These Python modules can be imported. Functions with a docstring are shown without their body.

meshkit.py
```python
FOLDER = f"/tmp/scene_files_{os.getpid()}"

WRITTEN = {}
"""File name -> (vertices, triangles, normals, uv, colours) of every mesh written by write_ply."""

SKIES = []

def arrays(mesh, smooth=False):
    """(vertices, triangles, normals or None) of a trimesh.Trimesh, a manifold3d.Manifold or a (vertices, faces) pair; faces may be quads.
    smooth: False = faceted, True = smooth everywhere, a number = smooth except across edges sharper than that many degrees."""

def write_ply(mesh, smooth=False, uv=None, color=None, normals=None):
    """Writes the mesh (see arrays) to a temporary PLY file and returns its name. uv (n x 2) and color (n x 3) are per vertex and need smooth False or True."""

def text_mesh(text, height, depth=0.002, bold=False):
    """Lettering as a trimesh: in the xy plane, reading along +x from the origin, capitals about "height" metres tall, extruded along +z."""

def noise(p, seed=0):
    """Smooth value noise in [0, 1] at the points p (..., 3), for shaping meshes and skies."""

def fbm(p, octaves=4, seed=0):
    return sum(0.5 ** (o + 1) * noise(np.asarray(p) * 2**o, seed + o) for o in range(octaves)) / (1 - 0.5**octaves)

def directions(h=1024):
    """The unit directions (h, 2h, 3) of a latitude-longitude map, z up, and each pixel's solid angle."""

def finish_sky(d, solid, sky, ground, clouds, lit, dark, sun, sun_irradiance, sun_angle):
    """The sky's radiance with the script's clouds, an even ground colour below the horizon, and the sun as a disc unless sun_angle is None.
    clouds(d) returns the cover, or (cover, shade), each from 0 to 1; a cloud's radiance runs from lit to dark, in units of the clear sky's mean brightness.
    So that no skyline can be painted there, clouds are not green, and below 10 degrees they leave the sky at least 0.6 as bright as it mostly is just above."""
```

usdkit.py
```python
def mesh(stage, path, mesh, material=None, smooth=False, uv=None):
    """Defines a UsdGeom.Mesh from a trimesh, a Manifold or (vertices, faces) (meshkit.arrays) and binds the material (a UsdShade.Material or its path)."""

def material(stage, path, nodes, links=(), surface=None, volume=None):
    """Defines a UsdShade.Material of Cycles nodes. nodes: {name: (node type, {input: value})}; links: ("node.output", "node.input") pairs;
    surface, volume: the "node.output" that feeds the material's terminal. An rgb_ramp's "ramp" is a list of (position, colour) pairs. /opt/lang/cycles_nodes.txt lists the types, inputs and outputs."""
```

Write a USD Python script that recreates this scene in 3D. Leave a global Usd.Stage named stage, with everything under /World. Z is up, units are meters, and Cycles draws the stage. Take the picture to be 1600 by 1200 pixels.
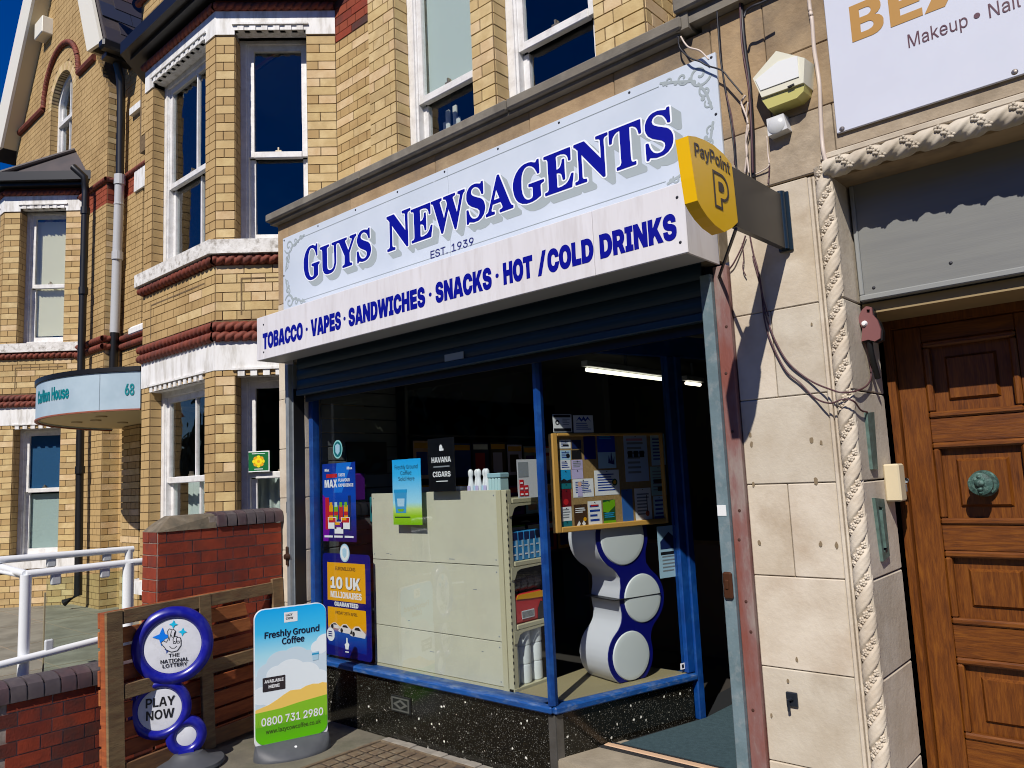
import math, random, glob
import numpy as np, trimesh, usdkit, meshkit
from pxr import Usd, UsdGeom, UsdLux, UsdShade, Gf, Sdf
from shapely import affinity
from shapely.geometry import Polygon, box as sbox, LineString, Point, MultiPolygon
from shapely.ops import unary_union

stage = Usd.Stage.CreateInMemory()
UsdGeom.SetStageUpAxis(stage, UsdGeom.Tokens.z)
UsdGeom.SetStageMetersPerUnit(stage, 1.0)
UsdGeom.Xform.Define(stage, '/World')
stage.SetDefaultPrim(stage.GetPrimAtPath('/World'))
UsdGeom.Scope.Define(stage, '/World/Looks')
PI = math.pi

# ------------------------------------------------------------------ camera, sky, sun, exposure
FOC = 1200.0
YAW, PITCH, ROLL = (math.radians(a) for a in (-41.438, 6.924, -2.584))
EYE = np.array([0.0, -3.069, 1.6])
FW = np.array([math.sin(YAW)*math.cos(PITCH), math.cos(YAW)*math.cos(PITCH), math.sin(PITCH)])
_r = np.array([math.cos(YAW), -math.sin(YAW), 0.0]); _u = np.cross(_r, FW)
RT = _r*math.cos(ROLL) + _u*math.sin(ROLL); UP = -_r*math.sin(ROLL) + _u*math.cos(ROLL)
cam = UsdGeom.Camera.Define(stage, '/World/Camera')
_m = Gf.Matrix4d(1.0)
for _i, _v in enumerate((RT, UP, -FW, EYE)):
    _m.SetRow(_i, Gf.Vec4d(*map(float, _v), 1.0 if _i == 3 else 0.0))
cam.AddTransformOp().Set(_m)
cam.CreateHorizontalApertureAttr(36.0); cam.CreateVerticalApertureAttr(27.0)
cam.CreateFocalLengthAttr(FOC/1600*36.0); cam.CreateClippingRangeAttr(Gf.Vec2f(0.05, 2000))
cam.CreateExposureAttr(0.0)

SUN = np.array([0.35, -1.0, 1.0]); SUN /= np.linalg.norm(SUN)
sun = UsdLux.DistantLight.Define(stage, '/World/Sun')
sun.CreateIntensityAttr(1.25); sun.CreateAngleAttr(0.5); sun.CreateNormalizeAttr(True)
sun.CreateColorAttr(Gf.Vec3f(1.0, 0.94, 0.86))
_x = np.cross([0, 0, 1.0], SUN); _x /= np.linalg.norm(_x); _y = np.cross(SUN, _x)
_m = Gf.Matrix4d(1.0)
for _i, _v in enumerate((_x, _y, SUN)):
    _m.SetRow(_i, Gf.Vec4d(*map(float, _v), 0.0))
sun.AddTransformOp().Set(_m)
sky = UsdLux.DomeLight.Define(stage, '/World/sky')
sky.GetPrim().SetCustomDataByKey('kind', 'structure')
sky.GetPrim().SetCustomDataByKey('label', 'deep blue cloudless sky')
skymat = usdkit.material(stage, '/World/Looks/sky_air', {
    's': ('sky_texture', {'sky_type': 'single_scattering', 'sun_disc': False, 'sun_elevation': math.asin(SUN[2]),
                          'sun_rotation': math.atan2(SUN[0], SUN[1]), 'air_density': 1.0, 'aerosol_density': 0.05, 'ozone_density': 6.0, 'altitude': 20.0}),
    'h': ('hsv', {'hue': 0.522, 'saturation': 1.4, 'value': 1.0, 'fac': 1.0}),
    'b': ('background_shader', {'strength': 0.08})}, [('s.color', 'h.color'), ('h.color', 'b.color')], surface='b.background')
UsdShade.MaterialBindingAPI.Apply(sky.GetPrim()).Bind(skymat)

# ------------------------------------------------------------------ helpers
def ray(u, v): return FW + RT*((u-800)/FOC) - UP*((v-600)/FOC)
def onY(u, v, y=0.0): d = ray(u, v); return EYE + d*((y-EYE[1])/d[1])
def onX(u, v, x): d = ray(u, v); return EYE + d*((x-EYE[0])/d[0])
def onZ(u, v, z): d = ray(u, v); return EYE + d*((z-EYE[2])/d[2])
def onP(u, v, p, n): d = ray(u, v); return EYE + d*(((np.array(p)-EYE) @ np.array(n))/(d @ np.array(n)))
def proj(p):
    q = np.asarray(p, float)-EYE; z = q @ FW
    return 800+FOC*(q @ RT)/z, 600-FOC*(q @ UP)/z, z

_names = {}
def numbered(parent, name):
    k = (parent, name); n = _names.get(k, 0); _names[k] = n+1
    return f'{parent}/{name}' if n == 0 else f'{parent}/{name}_{n:03d}'

class Thing:
    def __init__(s, path, loc, mat=None): s.path, s.loc = path, np.array(loc, float)

def keys(prim, **kw):
    for k, v in kw.items():
        if v: prim.SetCustomDataByKey(k, v)

def thing(name, label, cat, loc=(0, 0, 0), group=None):
    p = numbered('/World', name)
    x = UsdGeom.Xform.Define(stage, p); x.AddTranslateOp().Set(Gf.Vec3d(*map(float, loc)))
    keys(x.GetPrim(), label=label, category=cat, group=group)
    return Thing(p, loc)

def cat_mesh(ms):
    ms = [m for m in (ms if isinstance(ms, (list, tuple)) else [ms]) if m is not None]
    return ms[0] if len(ms) == 1 else trimesh.util.concatenate(ms)

def part(t, name, ms, mat, smooth=False, label=None, kind=None):
    """a mesh (world coordinates) as a child of thing or part t"""
    m = cat_mesh(ms)
    p = numbered(t.path, name)
    g = usdkit.mesh(stage, p, (np.asarray(m.vertices)-t.loc, np.asarray(m.faces)), mat, smooth=smooth)
    keys(g.GetPrim(), label=label, kind=kind)
    return Thing(p, t.loc)

def solo(name, ms, mat, label, cat, group=None, smooth=False):
    """a top-level thing that is one mesh"""
    p = numbered('/World', name)
    m = cat_mesh(ms)
    g = usdkit.mesh(stage, p, m, mat, smooth=smooth)
    keys(g.GetPrim(), label=label, category=cat, group=group)
    return Thing(p, (0, 0, 0))

def struct(name, ms, mat, label=None, smooth=False, kind='structure'):
    p = numbered('/World', name)
    g = usdkit.mesh(stage, p, cat_mesh(ms), mat, smooth=smooth)
    keys(g.GetPrim(), kind=kind, label=label)
    return Thing(p, (0, 0, 0))

class Fr:
    """a wall frame: s to the right as seen from outside, d outwards, z up"""
    def __init__(f, x, y, ang=0.0):
        a = math.radians(ang); f.o = np.array([x, y]); f.ang = ang
        f.es = np.array([math.cos(a), math.sin(a)]); f.ed = np.array([math.sin(a), -math.cos(a)])
    def P(f, s, d, z):
        s, d, z = np.broadcast_arrays(np.asarray(s, float), np.asarray(d, float), np.asarray(z, float))
        xy = f.o + s[..., None]*f.es + d[..., None]*f.ed
        return np.concatenate([xy, z[..., None]], -1)
    def tr(f, m):
        m = m.copy(); v = np.asarray(m.vertices); m.vertices = f.P(v[:, 0], v[:, 2], v[:, 1]); return m
    def box(f, s0, s1, d0, d1, z0, z1, ch=0.0):
        if ch <= 0:
            m = trimesh.creation.box(extents=(s1-s0, z1-z0, d1-d0)); m.apply_translation(((s0+s1)/2, (z0+z1)/2, (d0+d1)/2))
        else:
            m = chbox(s1-s0, z1-z0, d1-d0, ch); m.apply_translation(((s0+s1)/2, (z0+z1)/2, (d0+d1)/2))
        return f.tr(m)
    def poly(f, g, d0, d1):
        ms = [trimesh.creation.extrude_polygon(q, d1-d0, engine='earcut') for q in getattr(g, 'geoms', [g]) if not q.is_empty and q.area > 1e-9]
        m = cat_mesh(ms); m.apply_translation((0, 0, d0)); return f.tr(m)
    def px(f, u, v, d=0.0):
        """the frame's (s, z) where the photograph shows that point of the plane at depth d"""
        p = onP(u, v, [*(f.o+d*f.ed), 0], [*f.ed, 0]); return float((p[:2]-f.o) @ f.es), float(p[2])

def chbox(a, b, c, ch):
    """box a x b x c (centred) with chamfered edges"""
    ch = min(ch, a/3, b/3, c/3)
    pts = []
    for sx in (-1, 1):
        for sy in (-1, 1):
            for sz in (-1, 1):
                pts += [(sx*(a/2-ch), sy*(b/2-ch), sz*c/2), (sx*(a/2-ch), sy*b/2, sz*(c/2-ch)), (sx*a/2, sy*(b/2-ch), sz*(c/2-ch))]
    return trimesh.convex.convex_hull(np.array(pts))

def wbox(x0, x1, y0, y1, z0, z1, ch=0.0):
    return Fr(0, 0, 0).box(x0, x1, -y1, -y0, z0, z1, ch)

def tube(pts, r, n=8, cap=True):
    p = np.asarray(pts, float); t = np.gradient(p, axis=0); t /= np.linalg.norm(t, axis=1, keepdims=True)
    a = np.cross(t, [0, 0, 1.0]); bad = np.linalg.norm(a, axis=1) < 0.2; a[bad] = np.cross(t[bad], [0, 1.0, 0])
    a /= np.linalg.norm(a, axis=1, keepdims=True); b = np.cross(a, t)
    th = np.arange(n)*2*PI/n; r = np.broadcast_to(r, (len(p),))
    v = p[:, None]+r[:, None, None]*(np.cos(th)[None, :, None]*a[:, None]+np.sin(th)[None, :, None]*b[:, None])
    f = []
    for i in range(len(p)-1):
        for j in range(n):
            k = (j+1) % n; q = (i*n+j, i*n+k, (i+1)*n+k, (i+1)*n+j); f += [(q[0], q[2], q[1]), (q[0], q[3], q[2])]
    v = v.reshape(-1, 3)
    if cap:
        for e, fl in ((0, False), (len(p)-1, True)):
            c = len(v); v = np.vstack([v, p[e]])
            f += [(c, e*n+j, e*n+(j+1) % n) if not fl else (c, e*n+(j+1) % n, e*n+j) for j in range(n)]
    m = trimesh.Trimesh(v, np.array(f), process=False); 
    if m.volume < 0: m.invert()
    return m

def bez(pts, n=24):
    """a smooth curve through the points (Catmull-Rom)"""
    p = np.asarray(pts, float); p = np.vstack([2*p[0]-p[1], p, 2*p[-1]-p[-2]]); out = []
    for i in range(1, len(p)-2):
        for t in np.linspace(0, 1, n, endpoint=False):
            a, b, c, d = p[i-1:i+3]; out.append(0.5*((2*b)+(c-a)*t+(2*a-5*b+4*c-d)*t*t+(3*b-a-3*c+d)*t**3))
    return np.array(out+[p[-2]])

def rope(p0, p1, r, lobes=2, pitch=0.12, amp=0.2, n=20, step=None, hand=1, groove=None):
    """a twisted cord moulding between two points"""
    p0, p1 = np.asarray(p0, float), np.asarray(p1, float); L = np.linalg.norm(p1-p0); t = (p1-p0)/L
    a = np.cross(t, [0, 0, 1.0]) if abs(t[2]) < 0.9 else np.array([1.0, 0, 0]); a /= np.linalg.norm(a); b = np.cross(a, t)
    k = max(2, int(L/(step or pitch/lobes/6))+1); s = np.linspace(0, L, k); th = np.arange(n)*2*PI/n
    S, TH = np.meshgrid(s, th, indexing='ij')
    w = np.abs(np.cos(0.5*lobes*(TH-hand*2*PI*S/pitch)))
    if groove: q = np.clip((w-groove[0])/(groove[1]-groove[0]), 0, 1); w = q*q*(3-2*q)*(0.86+0.14*w)-0.22*np.exp(-((w-.93)/.03)**2)
    else: w = w**0.7
    R = r*(1-amp+amp*w)
    R = R*(0.955+0.09*meshkit.fbm(np.stack([S*38, np.cos(TH)*1.6+p0[0]*9, np.sin(TH)*1.6+p0[2]*7], -1), 3, 5))
    v = p0+S[..., None]*t+R[..., None]*(np.cos(TH)[..., None]*a+np.sin(TH)[..., None]*b)
    i, j = np.meshgrid(np.arange(k-1), np.arange(n), indexing='ij'); q = np.stack([i*n+j, i*n+(j+1) % n, (i+1)*n+(j+1) % n, (i+1)*n+j], -1).reshape(-1, 4)
    f = np.vstack([q[:, [0, 2, 1]], q[:, [0, 3, 2]]])
    m = trimesh.Trimesh(v.reshape(-1, 3), f, process=False)
    if m.volume < 0: m.invert()
    return m

def lathe(prof, o, ax, n=48):
    """revolve (r, h) profile around the axis ax at o"""
    m = trimesh.creation.revolve(np.asarray(prof, float), sections=n)
    ax = np.asarray(ax, float)/np.linalg.norm(ax)
    m.apply_transform(trimesh.geometry.align_vectors([0, 0, 1], ax)); m.apply_translation(o); return m

# ------------------------------------------------------------------ lettering
FONTS = '/opt/blender-*/*/datafiles/fonts/'
_fc, _gc = {}, {}
def _font(kind, weight):
    from PIL import ImageFont
    if (kind, weight) not in _fc:
        f = ImageFont.truetype(glob.glob(FONTS+{'serif': 'NotoSansMath-Regular.woff2', 'sans': 'Inter.woff2', 'hand': 'Noto Sans CJK Regular.woff2'}[kind])[0], 220)
        if kind == 'sans':
            try: f.set_variation_by_axes([32, weight])
            except Exception: pass
        _fc[kind, weight] = f
    return _fc[kind, weight]

def glyph(ch, kind, weight):
    from PIL import Image, ImageDraw
    k = (ch, kind, weight)
    if k in _gc: return _gc[k]
    f = _font(kind, weight); c = ch
    if kind == 'serif' and ch.isascii() and ch.isupper(): c = chr(0x1D400+ord(ch)-65)
    adv = f.getlength(c)
    if ch == ' ': _gc[k] = (None, f.getlength(' ')); return _gc[k]
    x0, y0, x1, y1 = f.getbbox(c, anchor='ls')
    im = Image.new('L', (int(x1-x0)+9, int(y1-y0)+9)); ImageDraw.Draw(im).text((4-x0, 4-y0), c, 255, font=f, anchor='ls')
    on = np.pad(np.asarray(im) > 127, ((0, 0), (1, 1))).astype(np.int8); d = np.diff(on, axis=1)
    rows, st = np.nonzero(d == 1); en = np.nonzero(d == -1)[1]
    g = unary_union([sbox(a, -r-1.01, b, -r+0.01) for r, a, b in zip(rows, st, en)]).buffer(1.2).buffer(-1.2).simplify(0.9)
    g = affinity.translate(g, x0-4, 4-y0) if True else g
    _gc[k] = (g, adv); return _gc[k]

def tpoly(text, kind='sans', weight=700, track=0.0, slant=0.0, wob=0.0, seed=1):
    """the text's outline with capitals 1 high, from x = 0, base line 0"""
    rnd = random.Random(seed); x, out = 0.0, []
    for ch in text:
        g, adv = glyph(ch, kind, weight)
        if g is not None:
            if wob: g = affinity.rotate(affinity.translate(g, 0, rnd.uniform(-1, 1)*wob*90), rnd.uniform(-1, 1)*wob*45)
            out.append(affinity.translate(g, x, 0))
        x += adv+track*160
    cap = glyph('H', kind, weight)[0].bounds[3]
    g = unary_union(out)
    if slant: g = affinity.skew(g, slant, 0, origin=(0, 0))
    return affinity.scale(affinity.translate(g, -g.bounds[0], 0), 1/cap, 1/cap, origin=(0, 0))

def fit(g, s0, z0, width=None, h=None):
    """text polygon put at s0, base line z0, stretched to the width and capital height h"""
    w = g.bounds[2]-g.bounds[0]
    kx = width/w if width else h; kz = h if h else kx
    return affinity.translate(affinity.scale(g, kx, kz, origin=(0, 0)), s0, z0)

def decal(t, fr, g, d, mat, name='lettering', th=0.0012, label=None):
    return part(t, name, fr.poly(g, d, d+th), mat, label=label)

# ------------------------------------------------------------------ materials
def lin(r, g, b): return tuple(((c/255)/12.92 if c/255 <= .04045 else ((c/255+.055)/1.055)**2.4) for c in (r, g, b))
_mats = {}
def M(name, c1, c2=None, scale=6.0, rough=0.7, bump=0.0, bscale=60.0, metal=0.0, c3=None, scale3=1.3, amount3=0.5, spec=0.5, coat=0.0, contrast=(0.35, 0.65), stretch=None):
    if name in _mats: return _mats[name]
    n = {'g': ('geometry', {}), 'p': ('principled_bsdf', {'base_color': c1, 'roughness': rough, 'metallic': metal, 'specular_ior_level': spec, 'coat_weight': coat})}
    l = []; vec = 'g.position'
    if stretch: n['mp'] = ('mapping', {'scale': stretch}); l.append(('g.position', 'mp.vector')); vec = 'mp.vector'
    last = None
    if c2 is not None:
        n['n1'] = ('noise_texture', {'scale': scale, 'detail': 6.0, 'roughness': 0.6})
        n['r1'] = ('rgb_ramp', {'ramp': [(contrast[0], c1), (contrast[1], c2)]})
        l += [(vec, 'n1.vector'), ('n1.fac', 'r1.fac')]; last = 'r1.color'
    if c3 is not None:
        n['n3'] = ('noise_texture', {'scale': scale3, 'detail': 8.0, 'roughness': 0.65})
        n['r3'] = ('rgb_ramp', {'ramp': [(0.5, (0, 0, 0)), (0.68, (amount3,)*3)]})
        n['m3'] = ('mix', {'color1': c1, 'color2': c3})
        l += [(vec, 'n3.vector'), ('n3.fac', 'r3.fac'), ('r3.color', 'm3.fac')]
        if last: l.append((last, 'm3.color1'))
        last = 'm3.color'
    if last: l.append((last, 'p.base_color'))
    if bump:
        n['nb'] = ('noise_texture', {'scale': bscale, 'detail': 5.0, 'roughness': 0.6}); n['bu'] = ('bump', {'strength': min(1.0, bump), 'distance': 0.004})
        l += [(vec, 'nb.vector'), ('nb.fac', 'bu.height'), ('bu.normal', 'p.normal')]
    _mats[name] = usdkit.material(stage, '/World/Looks/'+name, n, l, surface='p.BSDF')
    return _mats[name]
def F(name, r, g, b, rough=0.5, **k): return M(name, lin(r, g, b), rough=rough, **k)

def pane_mat(name, tint=(1, 1, 1), ior=1.5, rough=0.0, wavy=0.0):
    return usdkit.material(stage, '/World/Looks/'+name, {'t': ('transparent_bsdf', {'color': tint}), 'g': ('glossy_bsdf', {'color': (1, 1, 1), 'roughness': rough}), 'f': ('fresnel', {'IOR': ior}), 'ge': ('geometry', {}), 'iv': ('math', {'math_type': 'subtract', 'value1': 1.0}), 'mu': ('math', {'math_type': 'multiply'}), 'no': ('noise_texture', {'scale': 3.2, 'detail': 2.0}), 'bu': ('bump', {'strength': wavy, 'distance': 0.02}), 'm': ('mix_closure', {})},
        [('ge.position', 'no.vector'), ('no.fac', 'bu.height'), ('bu.normal', 'g.normal'), ('ge.backfacing', 'iv.value2'), ('f.fac', 'mu.value1'), ('iv.value', 'mu.value2'), ('mu.value', 'm.fac'), ('t.BSDF', 'm.closure1'), ('g.BSDF', 'm.closure2')], surface='m.closure')
GLASS = pane_mat('window_glass', (0.93, 0.96, 0.96), 1.85, 0.0, 0.35)
SHOPGLASS = pane_mat('shop_glass', (0.93, 0.95, 0.95), 1.6, 0.0, 0.06)
RAILGLASS = pane_mat('rail_glass', (0.88, 0.95, 0.93), 1.4)

YB = [M('yellow_brick_pale', (0.63, 0.485, 0.25), (0.51, 0.37, 0.17), 11, 0.85, 0.45, 90, c3=(0.30, 0.20, 0.09), scale3=3.2, amount3=0.45),
      M('yellow_brick_honey', (0.58, 0.44, 0.205), (0.49, 0.345, 0.15), 11, 0.85, 0.45, 90, c3=(0.27, 0.18, 0.085), scale3=1.1, amount3=0.45),
      M('yellow_brick_buff', (0.65, 0.495, 0.29), (0.56, 0.39, 0.20), 11, 0.85, 0.45, 90, c3=(0.36, 0.23, 0.11), scale3=3.2, amount3=0.45),
      M('yellow_brick_brown', (0.51, 0.365, 0.165), (0.57, 0.42, 0.20), 11, 0.85, 0.45, 90, c3=(0.22, 0.145, 0.07), scale3=1.0, amount3=0.65)]
YMORT = M('dark_mortar', (0.115, 0.075, 0.035), (0.18, 0.12, 0.06), 30, 0.95)
RB = [M('red_brick_bright', (0.29, 0.038, 0.010), (0.20, 0.026, 0.008), 12, 0.8, 0.6, 70, c3=(0.09, 0.028, 0.018), scale3=4, amount3=0.7),
      M('red_brick_deep', (0.22, 0.028, 0.009), (0.14, 0.018, 0.008), 12, 0.8, 0.6, 70, c3=(0.06, 0.026, 0.02), scale3=4, amount3=0.8),
      M('red_brick_sooty', (0.13, 0.02, 0.010), (0.07, 0.017, 0.012), 12, 0.8, 0.6, 70, c3=(0.045, 0.028, 0.022), scale3=4, amount3=0.8)]
RMORT = M('pale_mortar', (0.34, 0.29, 0.25), (0.20, 0.16, 0.13), 22, 0.95, 0.4)
COPE = [M('coping_brick_purple', (0.085, 0.05, 0.055), (0.06, 0.042, 0.05), 14, 0.6, 0.35, 60, c3=(0.16, 0.13, 0.12), scale3=6, amount3=0.5),
        M('coping_brick_grey', (0.085, 0.07, 0.075), (0.06, 0.048, 0.055), 14, 0.6, 0.35, 60, c3=(0.16, 0.13, 0.12), scale3=6, amount3=0.5)]
TERRA = M('red_terracotta', (0.215, 0.045, 0.022), (0.13, 0.03, 0.018), 14, 0.75, 0.3, 60, c3=(0.05, 0.022, 0.018), scale3=3, amount3=0.6)
WHITE = M('white_stone_paint', (0.80, 0.80, 0.79), (0.68, 0.67, 0.64), 7, 0.6, 0.3, 40, c3=(0.36, 0.33, 0.28), scale3=7, amount3=0.5, stretch=(2.2, 2.2, .45))
PEEL = M('peeling_white_paint', (0.78, 0.77, 0.74), (0.62, 0.60, 0.56), 16, 0.7, 0.8, 45, c3=(0.24, 0.21, 0.17), scale3=18, amount3=0.9)
WOODW = M('white_window_paint', (0.78, 0.78, 0.77), (0.66, 0.65, 0.63), 10, 0.45, 0.15, 50, c3=(0.42, 0.39, 0.36), scale3=14, amount3=0.4)
STONE = [M('pale_sandstone', (0.60, 0.53, 0.425), (0.49, 0.415, 0.31), 4.5, 0.9, 0.45, 45, c3=(0.34, 0.255, 0.165), scale3=3.4, amount3=0.55),
         M('cream_sandstone', (0.64, 0.57, 0.465), (0.52, 0.445, 0.345), 4.5, 0.9, 0.45, 45, c3=(0.40, 0.30, 0.20), scale3=3.4, amount3=0.5),
         M('grey_sandstone', (0.57, 0.515, 0.42), (0.47, 0.405, 0.31), 4.5, 0.9, 0.45, 45, c3=(0.32, 0.255, 0.18), scale3=3.4, amount3=0.55)]
WSTONE = [M('weathered_sandstone', (0.36, 0.265, 0.16), (0.235, 0.165, 0.095), 5, 0.95, 1.0, 38, c3=(0.13, 0.105, 0.08), scale3=2.4, amount3=0.75),
          M('weathered_sandstone_tan', (0.41, 0.29, 0.165), (0.28, 0.19, 0.105), 5, 0.95, 1.0, 38, c3=(0.15, 0.12, 0.09), scale3=2.4, amount3=0.7)]
ROUGHST = M('hammered_sandstone', (0.44, 0.36, 0.26), (0.31, 0.245, 0.17), 8, 0.95, 1.0, 30, c3=(0.22, 0.18, 0.13), scale3=5, amount3=0.6)
CAPST = M('sooty_capping_stone', (0.21, 0.19, 0.155), (0.12, 0.108, 0.09), 8, 0.95, 0.6, 45, c3=(0.24, 0.21, 0.165), scale3=4, amount3=0.6)
SJOINT = M('stone_joint', (0.24, 0.19, 0.125), (0.34, 0.275, 0.195), 20, 0.95)
BLACK = F('black_gutter_paint', 22, 22, 24, 0.4)
LEAD = M('slate_roof', (0.07, 0.055, 0.055), (0.045, 0.038, 0.042), 5, 0.6, 0.3, 40)
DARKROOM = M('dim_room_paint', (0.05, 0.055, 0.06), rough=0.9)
CONC = M('worn_concrete', (0.16, 0.145, 0.105), (0.11, 0.10, 0.075), 6, 0.95, 0.7, 70, c3=(0.07, 0.072, 0.045), scale3=2.3, amount3=0.7)
FLAG = M('forecourt_flags', (0.26, 0.245, 0.19), (0.19, 0.175, 0.135), 3, 0.95, 0.5, 60, c3=(0.12, 0.115, 0.08), scale3=1.5, amount3=0.6)
WMETAL = F('white_rail_paint', 225, 228, 230, 0.35)

# ------------------------------------------------------------------ masonry
BL, BH, BJ = 0.2265, 0.0757, 0.0075
def lay(s0, s1, z0, z1, holes=(), bond='english', zref=0.0, L=BL, H=BH, j=BJ):
    """bricks of a wall as (sa, sb, za, zb); holes: rectangles or functions z -> (sa, sb) or None"""
    out = []
    for i in range(int(math.floor((z0-zref)/H+1e-6)), int(math.ceil((z1-zref)/H-1e-6))):
        za, zb = max(z0, zref+i*H+j/2), min(z1, zref+(i+1)*H-j/2)
        if zb-za < 0.02: continue
        zm = (za+zb)/2; iv = [(s0, s1)]
        for h in holes:
            r = h(zm) if callable(h) else ((h[0], h[1]) if h[2] < zm < h[3] else None)
            if r: iv = [q for a, b in iv for q in ((a, min(b, r[0])), (max(a, r[1]), b)) if q[1]-q[0] > 0.02]
        for a, b in iv:
            if b-a < 0.27:
                cuts = [a, b] if (i % 2 == 0 or b-a < 0.14) else [a, a+0.45*(b-a) if i % 4 == 1 else a+0.4*(b-a), b]
            else:
                step = L if (i % 2 == 0 or bond == 'stretcher') else L/2
                off = 0.0 if i % 2 == 0 else (L/2 if bond == 'stretcher' else L/4)
                k = math.floor((a-s0-off)/step)+1
                cuts = [a]
                while s0+off+k*step < b-0.045:
                    c = s0+off+k*step
                    if c-cuts[-1] > 0.045: cuts.append(c)
                    k += 1
                cuts.append(b)
            for c, d in zip(cuts, cuts[1:]): out.append((c+j/2, d-j/2, za, zb))
    return out

def island_mat(name, cols, seed=0):
    """for the joined far bricks: each piece its own tone"""
    if name in _mats: return _mats[name]
    n = {'g': ('geometry', {}), 'r': ('rgb_ramp', {'ramp': [(i/(len(cols)-1), c) for i, c in enumerate(cols)]}), 'p': ('principled_bsdf', {'roughness': 0.85}),
         'n3': ('noise_texture', {'scale': 2.2, 'detail': 8.0, 'roughness': 0.65}), 'r3': ('rgb_ramp', {'ramp': [(0.45, (1, 1, 1)), (0.7, (0.72, 0.68, 0.62))]}), 'm': ('mix', {'mix_type': 'multiply', 'fac': 1.0})}
    _mats[name] = usdkit.material(stage, '/World/Looks/'+name, n, [('g.random_per_island', 'r.fac'), ('r.color', 'm.color1'), ('g.position', 'n3.vector'), ('n3.fac', 'r3.fac'), ('r3.color', 'm.color2'), ('m.color', 'p.base_color')], surface='p.BSDF')
    return _mats[name]
YISL = island_mat('yellow_brick_many', [(0.45, 0.305, 0.13), (0.56, 0.41, 0.19), (0.63, 0.48, 0.25), (0.50, 0.35, 0.15), (0.60, 0.44, 0.225)])

RISL = island_mat('red_brick_many', [(0.27, 0.05, 0.018), (0.20, 0.035, 0.016), (0.24, 0.042, 0.016), (0.15, 0.028, 0.016)])
class Bricks:
    """collects the bricks of one thing; the 300 that show largest become parts"""
    def __init__(b, t, mats, stuff, seed=1, cap=296): b.t, b.mats, b.stuff, b.r, b.all, b.cap = t, mats, stuff, random.Random(seed), [], cap
    def add(b, fr, rects, proud=0.006, depth=0.04, mats=None):
        for (sa, sb, za, zb) in rects:
            c = fr.P((sa+sb)/2, 0.0, (za+zb)/2); u, v, z = proj(c)
            sc = -1.0
            if z > 0.3 and -25 < u < 1625 and -25 < v < 1225:
                q = EYE-c; sc = (sb-sa)*(zb-za)*max(0.0, float(q[:2] @ fr.ed))/np.linalg.norm(q)/z**2
            b.all.append((sc, fr, sa, sb, za, zb, proud+b.r.uniform(-.0015, .0015), depth, b.r.choice(mats or b.mats)))
    def build(b):
        b.all.sort(key=lambda q: -q[0]); rest, red = [], []
        for i, (sc, fr, sa, sb, za, zb, pr, dp, m) in enumerate(b.all):
            mm = fr.box(sa, sb, -dp, pr, za, zb)
            if i < b.cap and sc > 0: part(b.t, 'brick', mm, m)
            elif sc > 0: (red if m in RB and b.stuff is not None else rest).append(mm)
        if rest: part(b.t, 'far_bricks', rest, b.stuff, kind='stuff')
        if red: part(b.t, 'far_red_bricks', red, RISL, kind='stuff')

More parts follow.
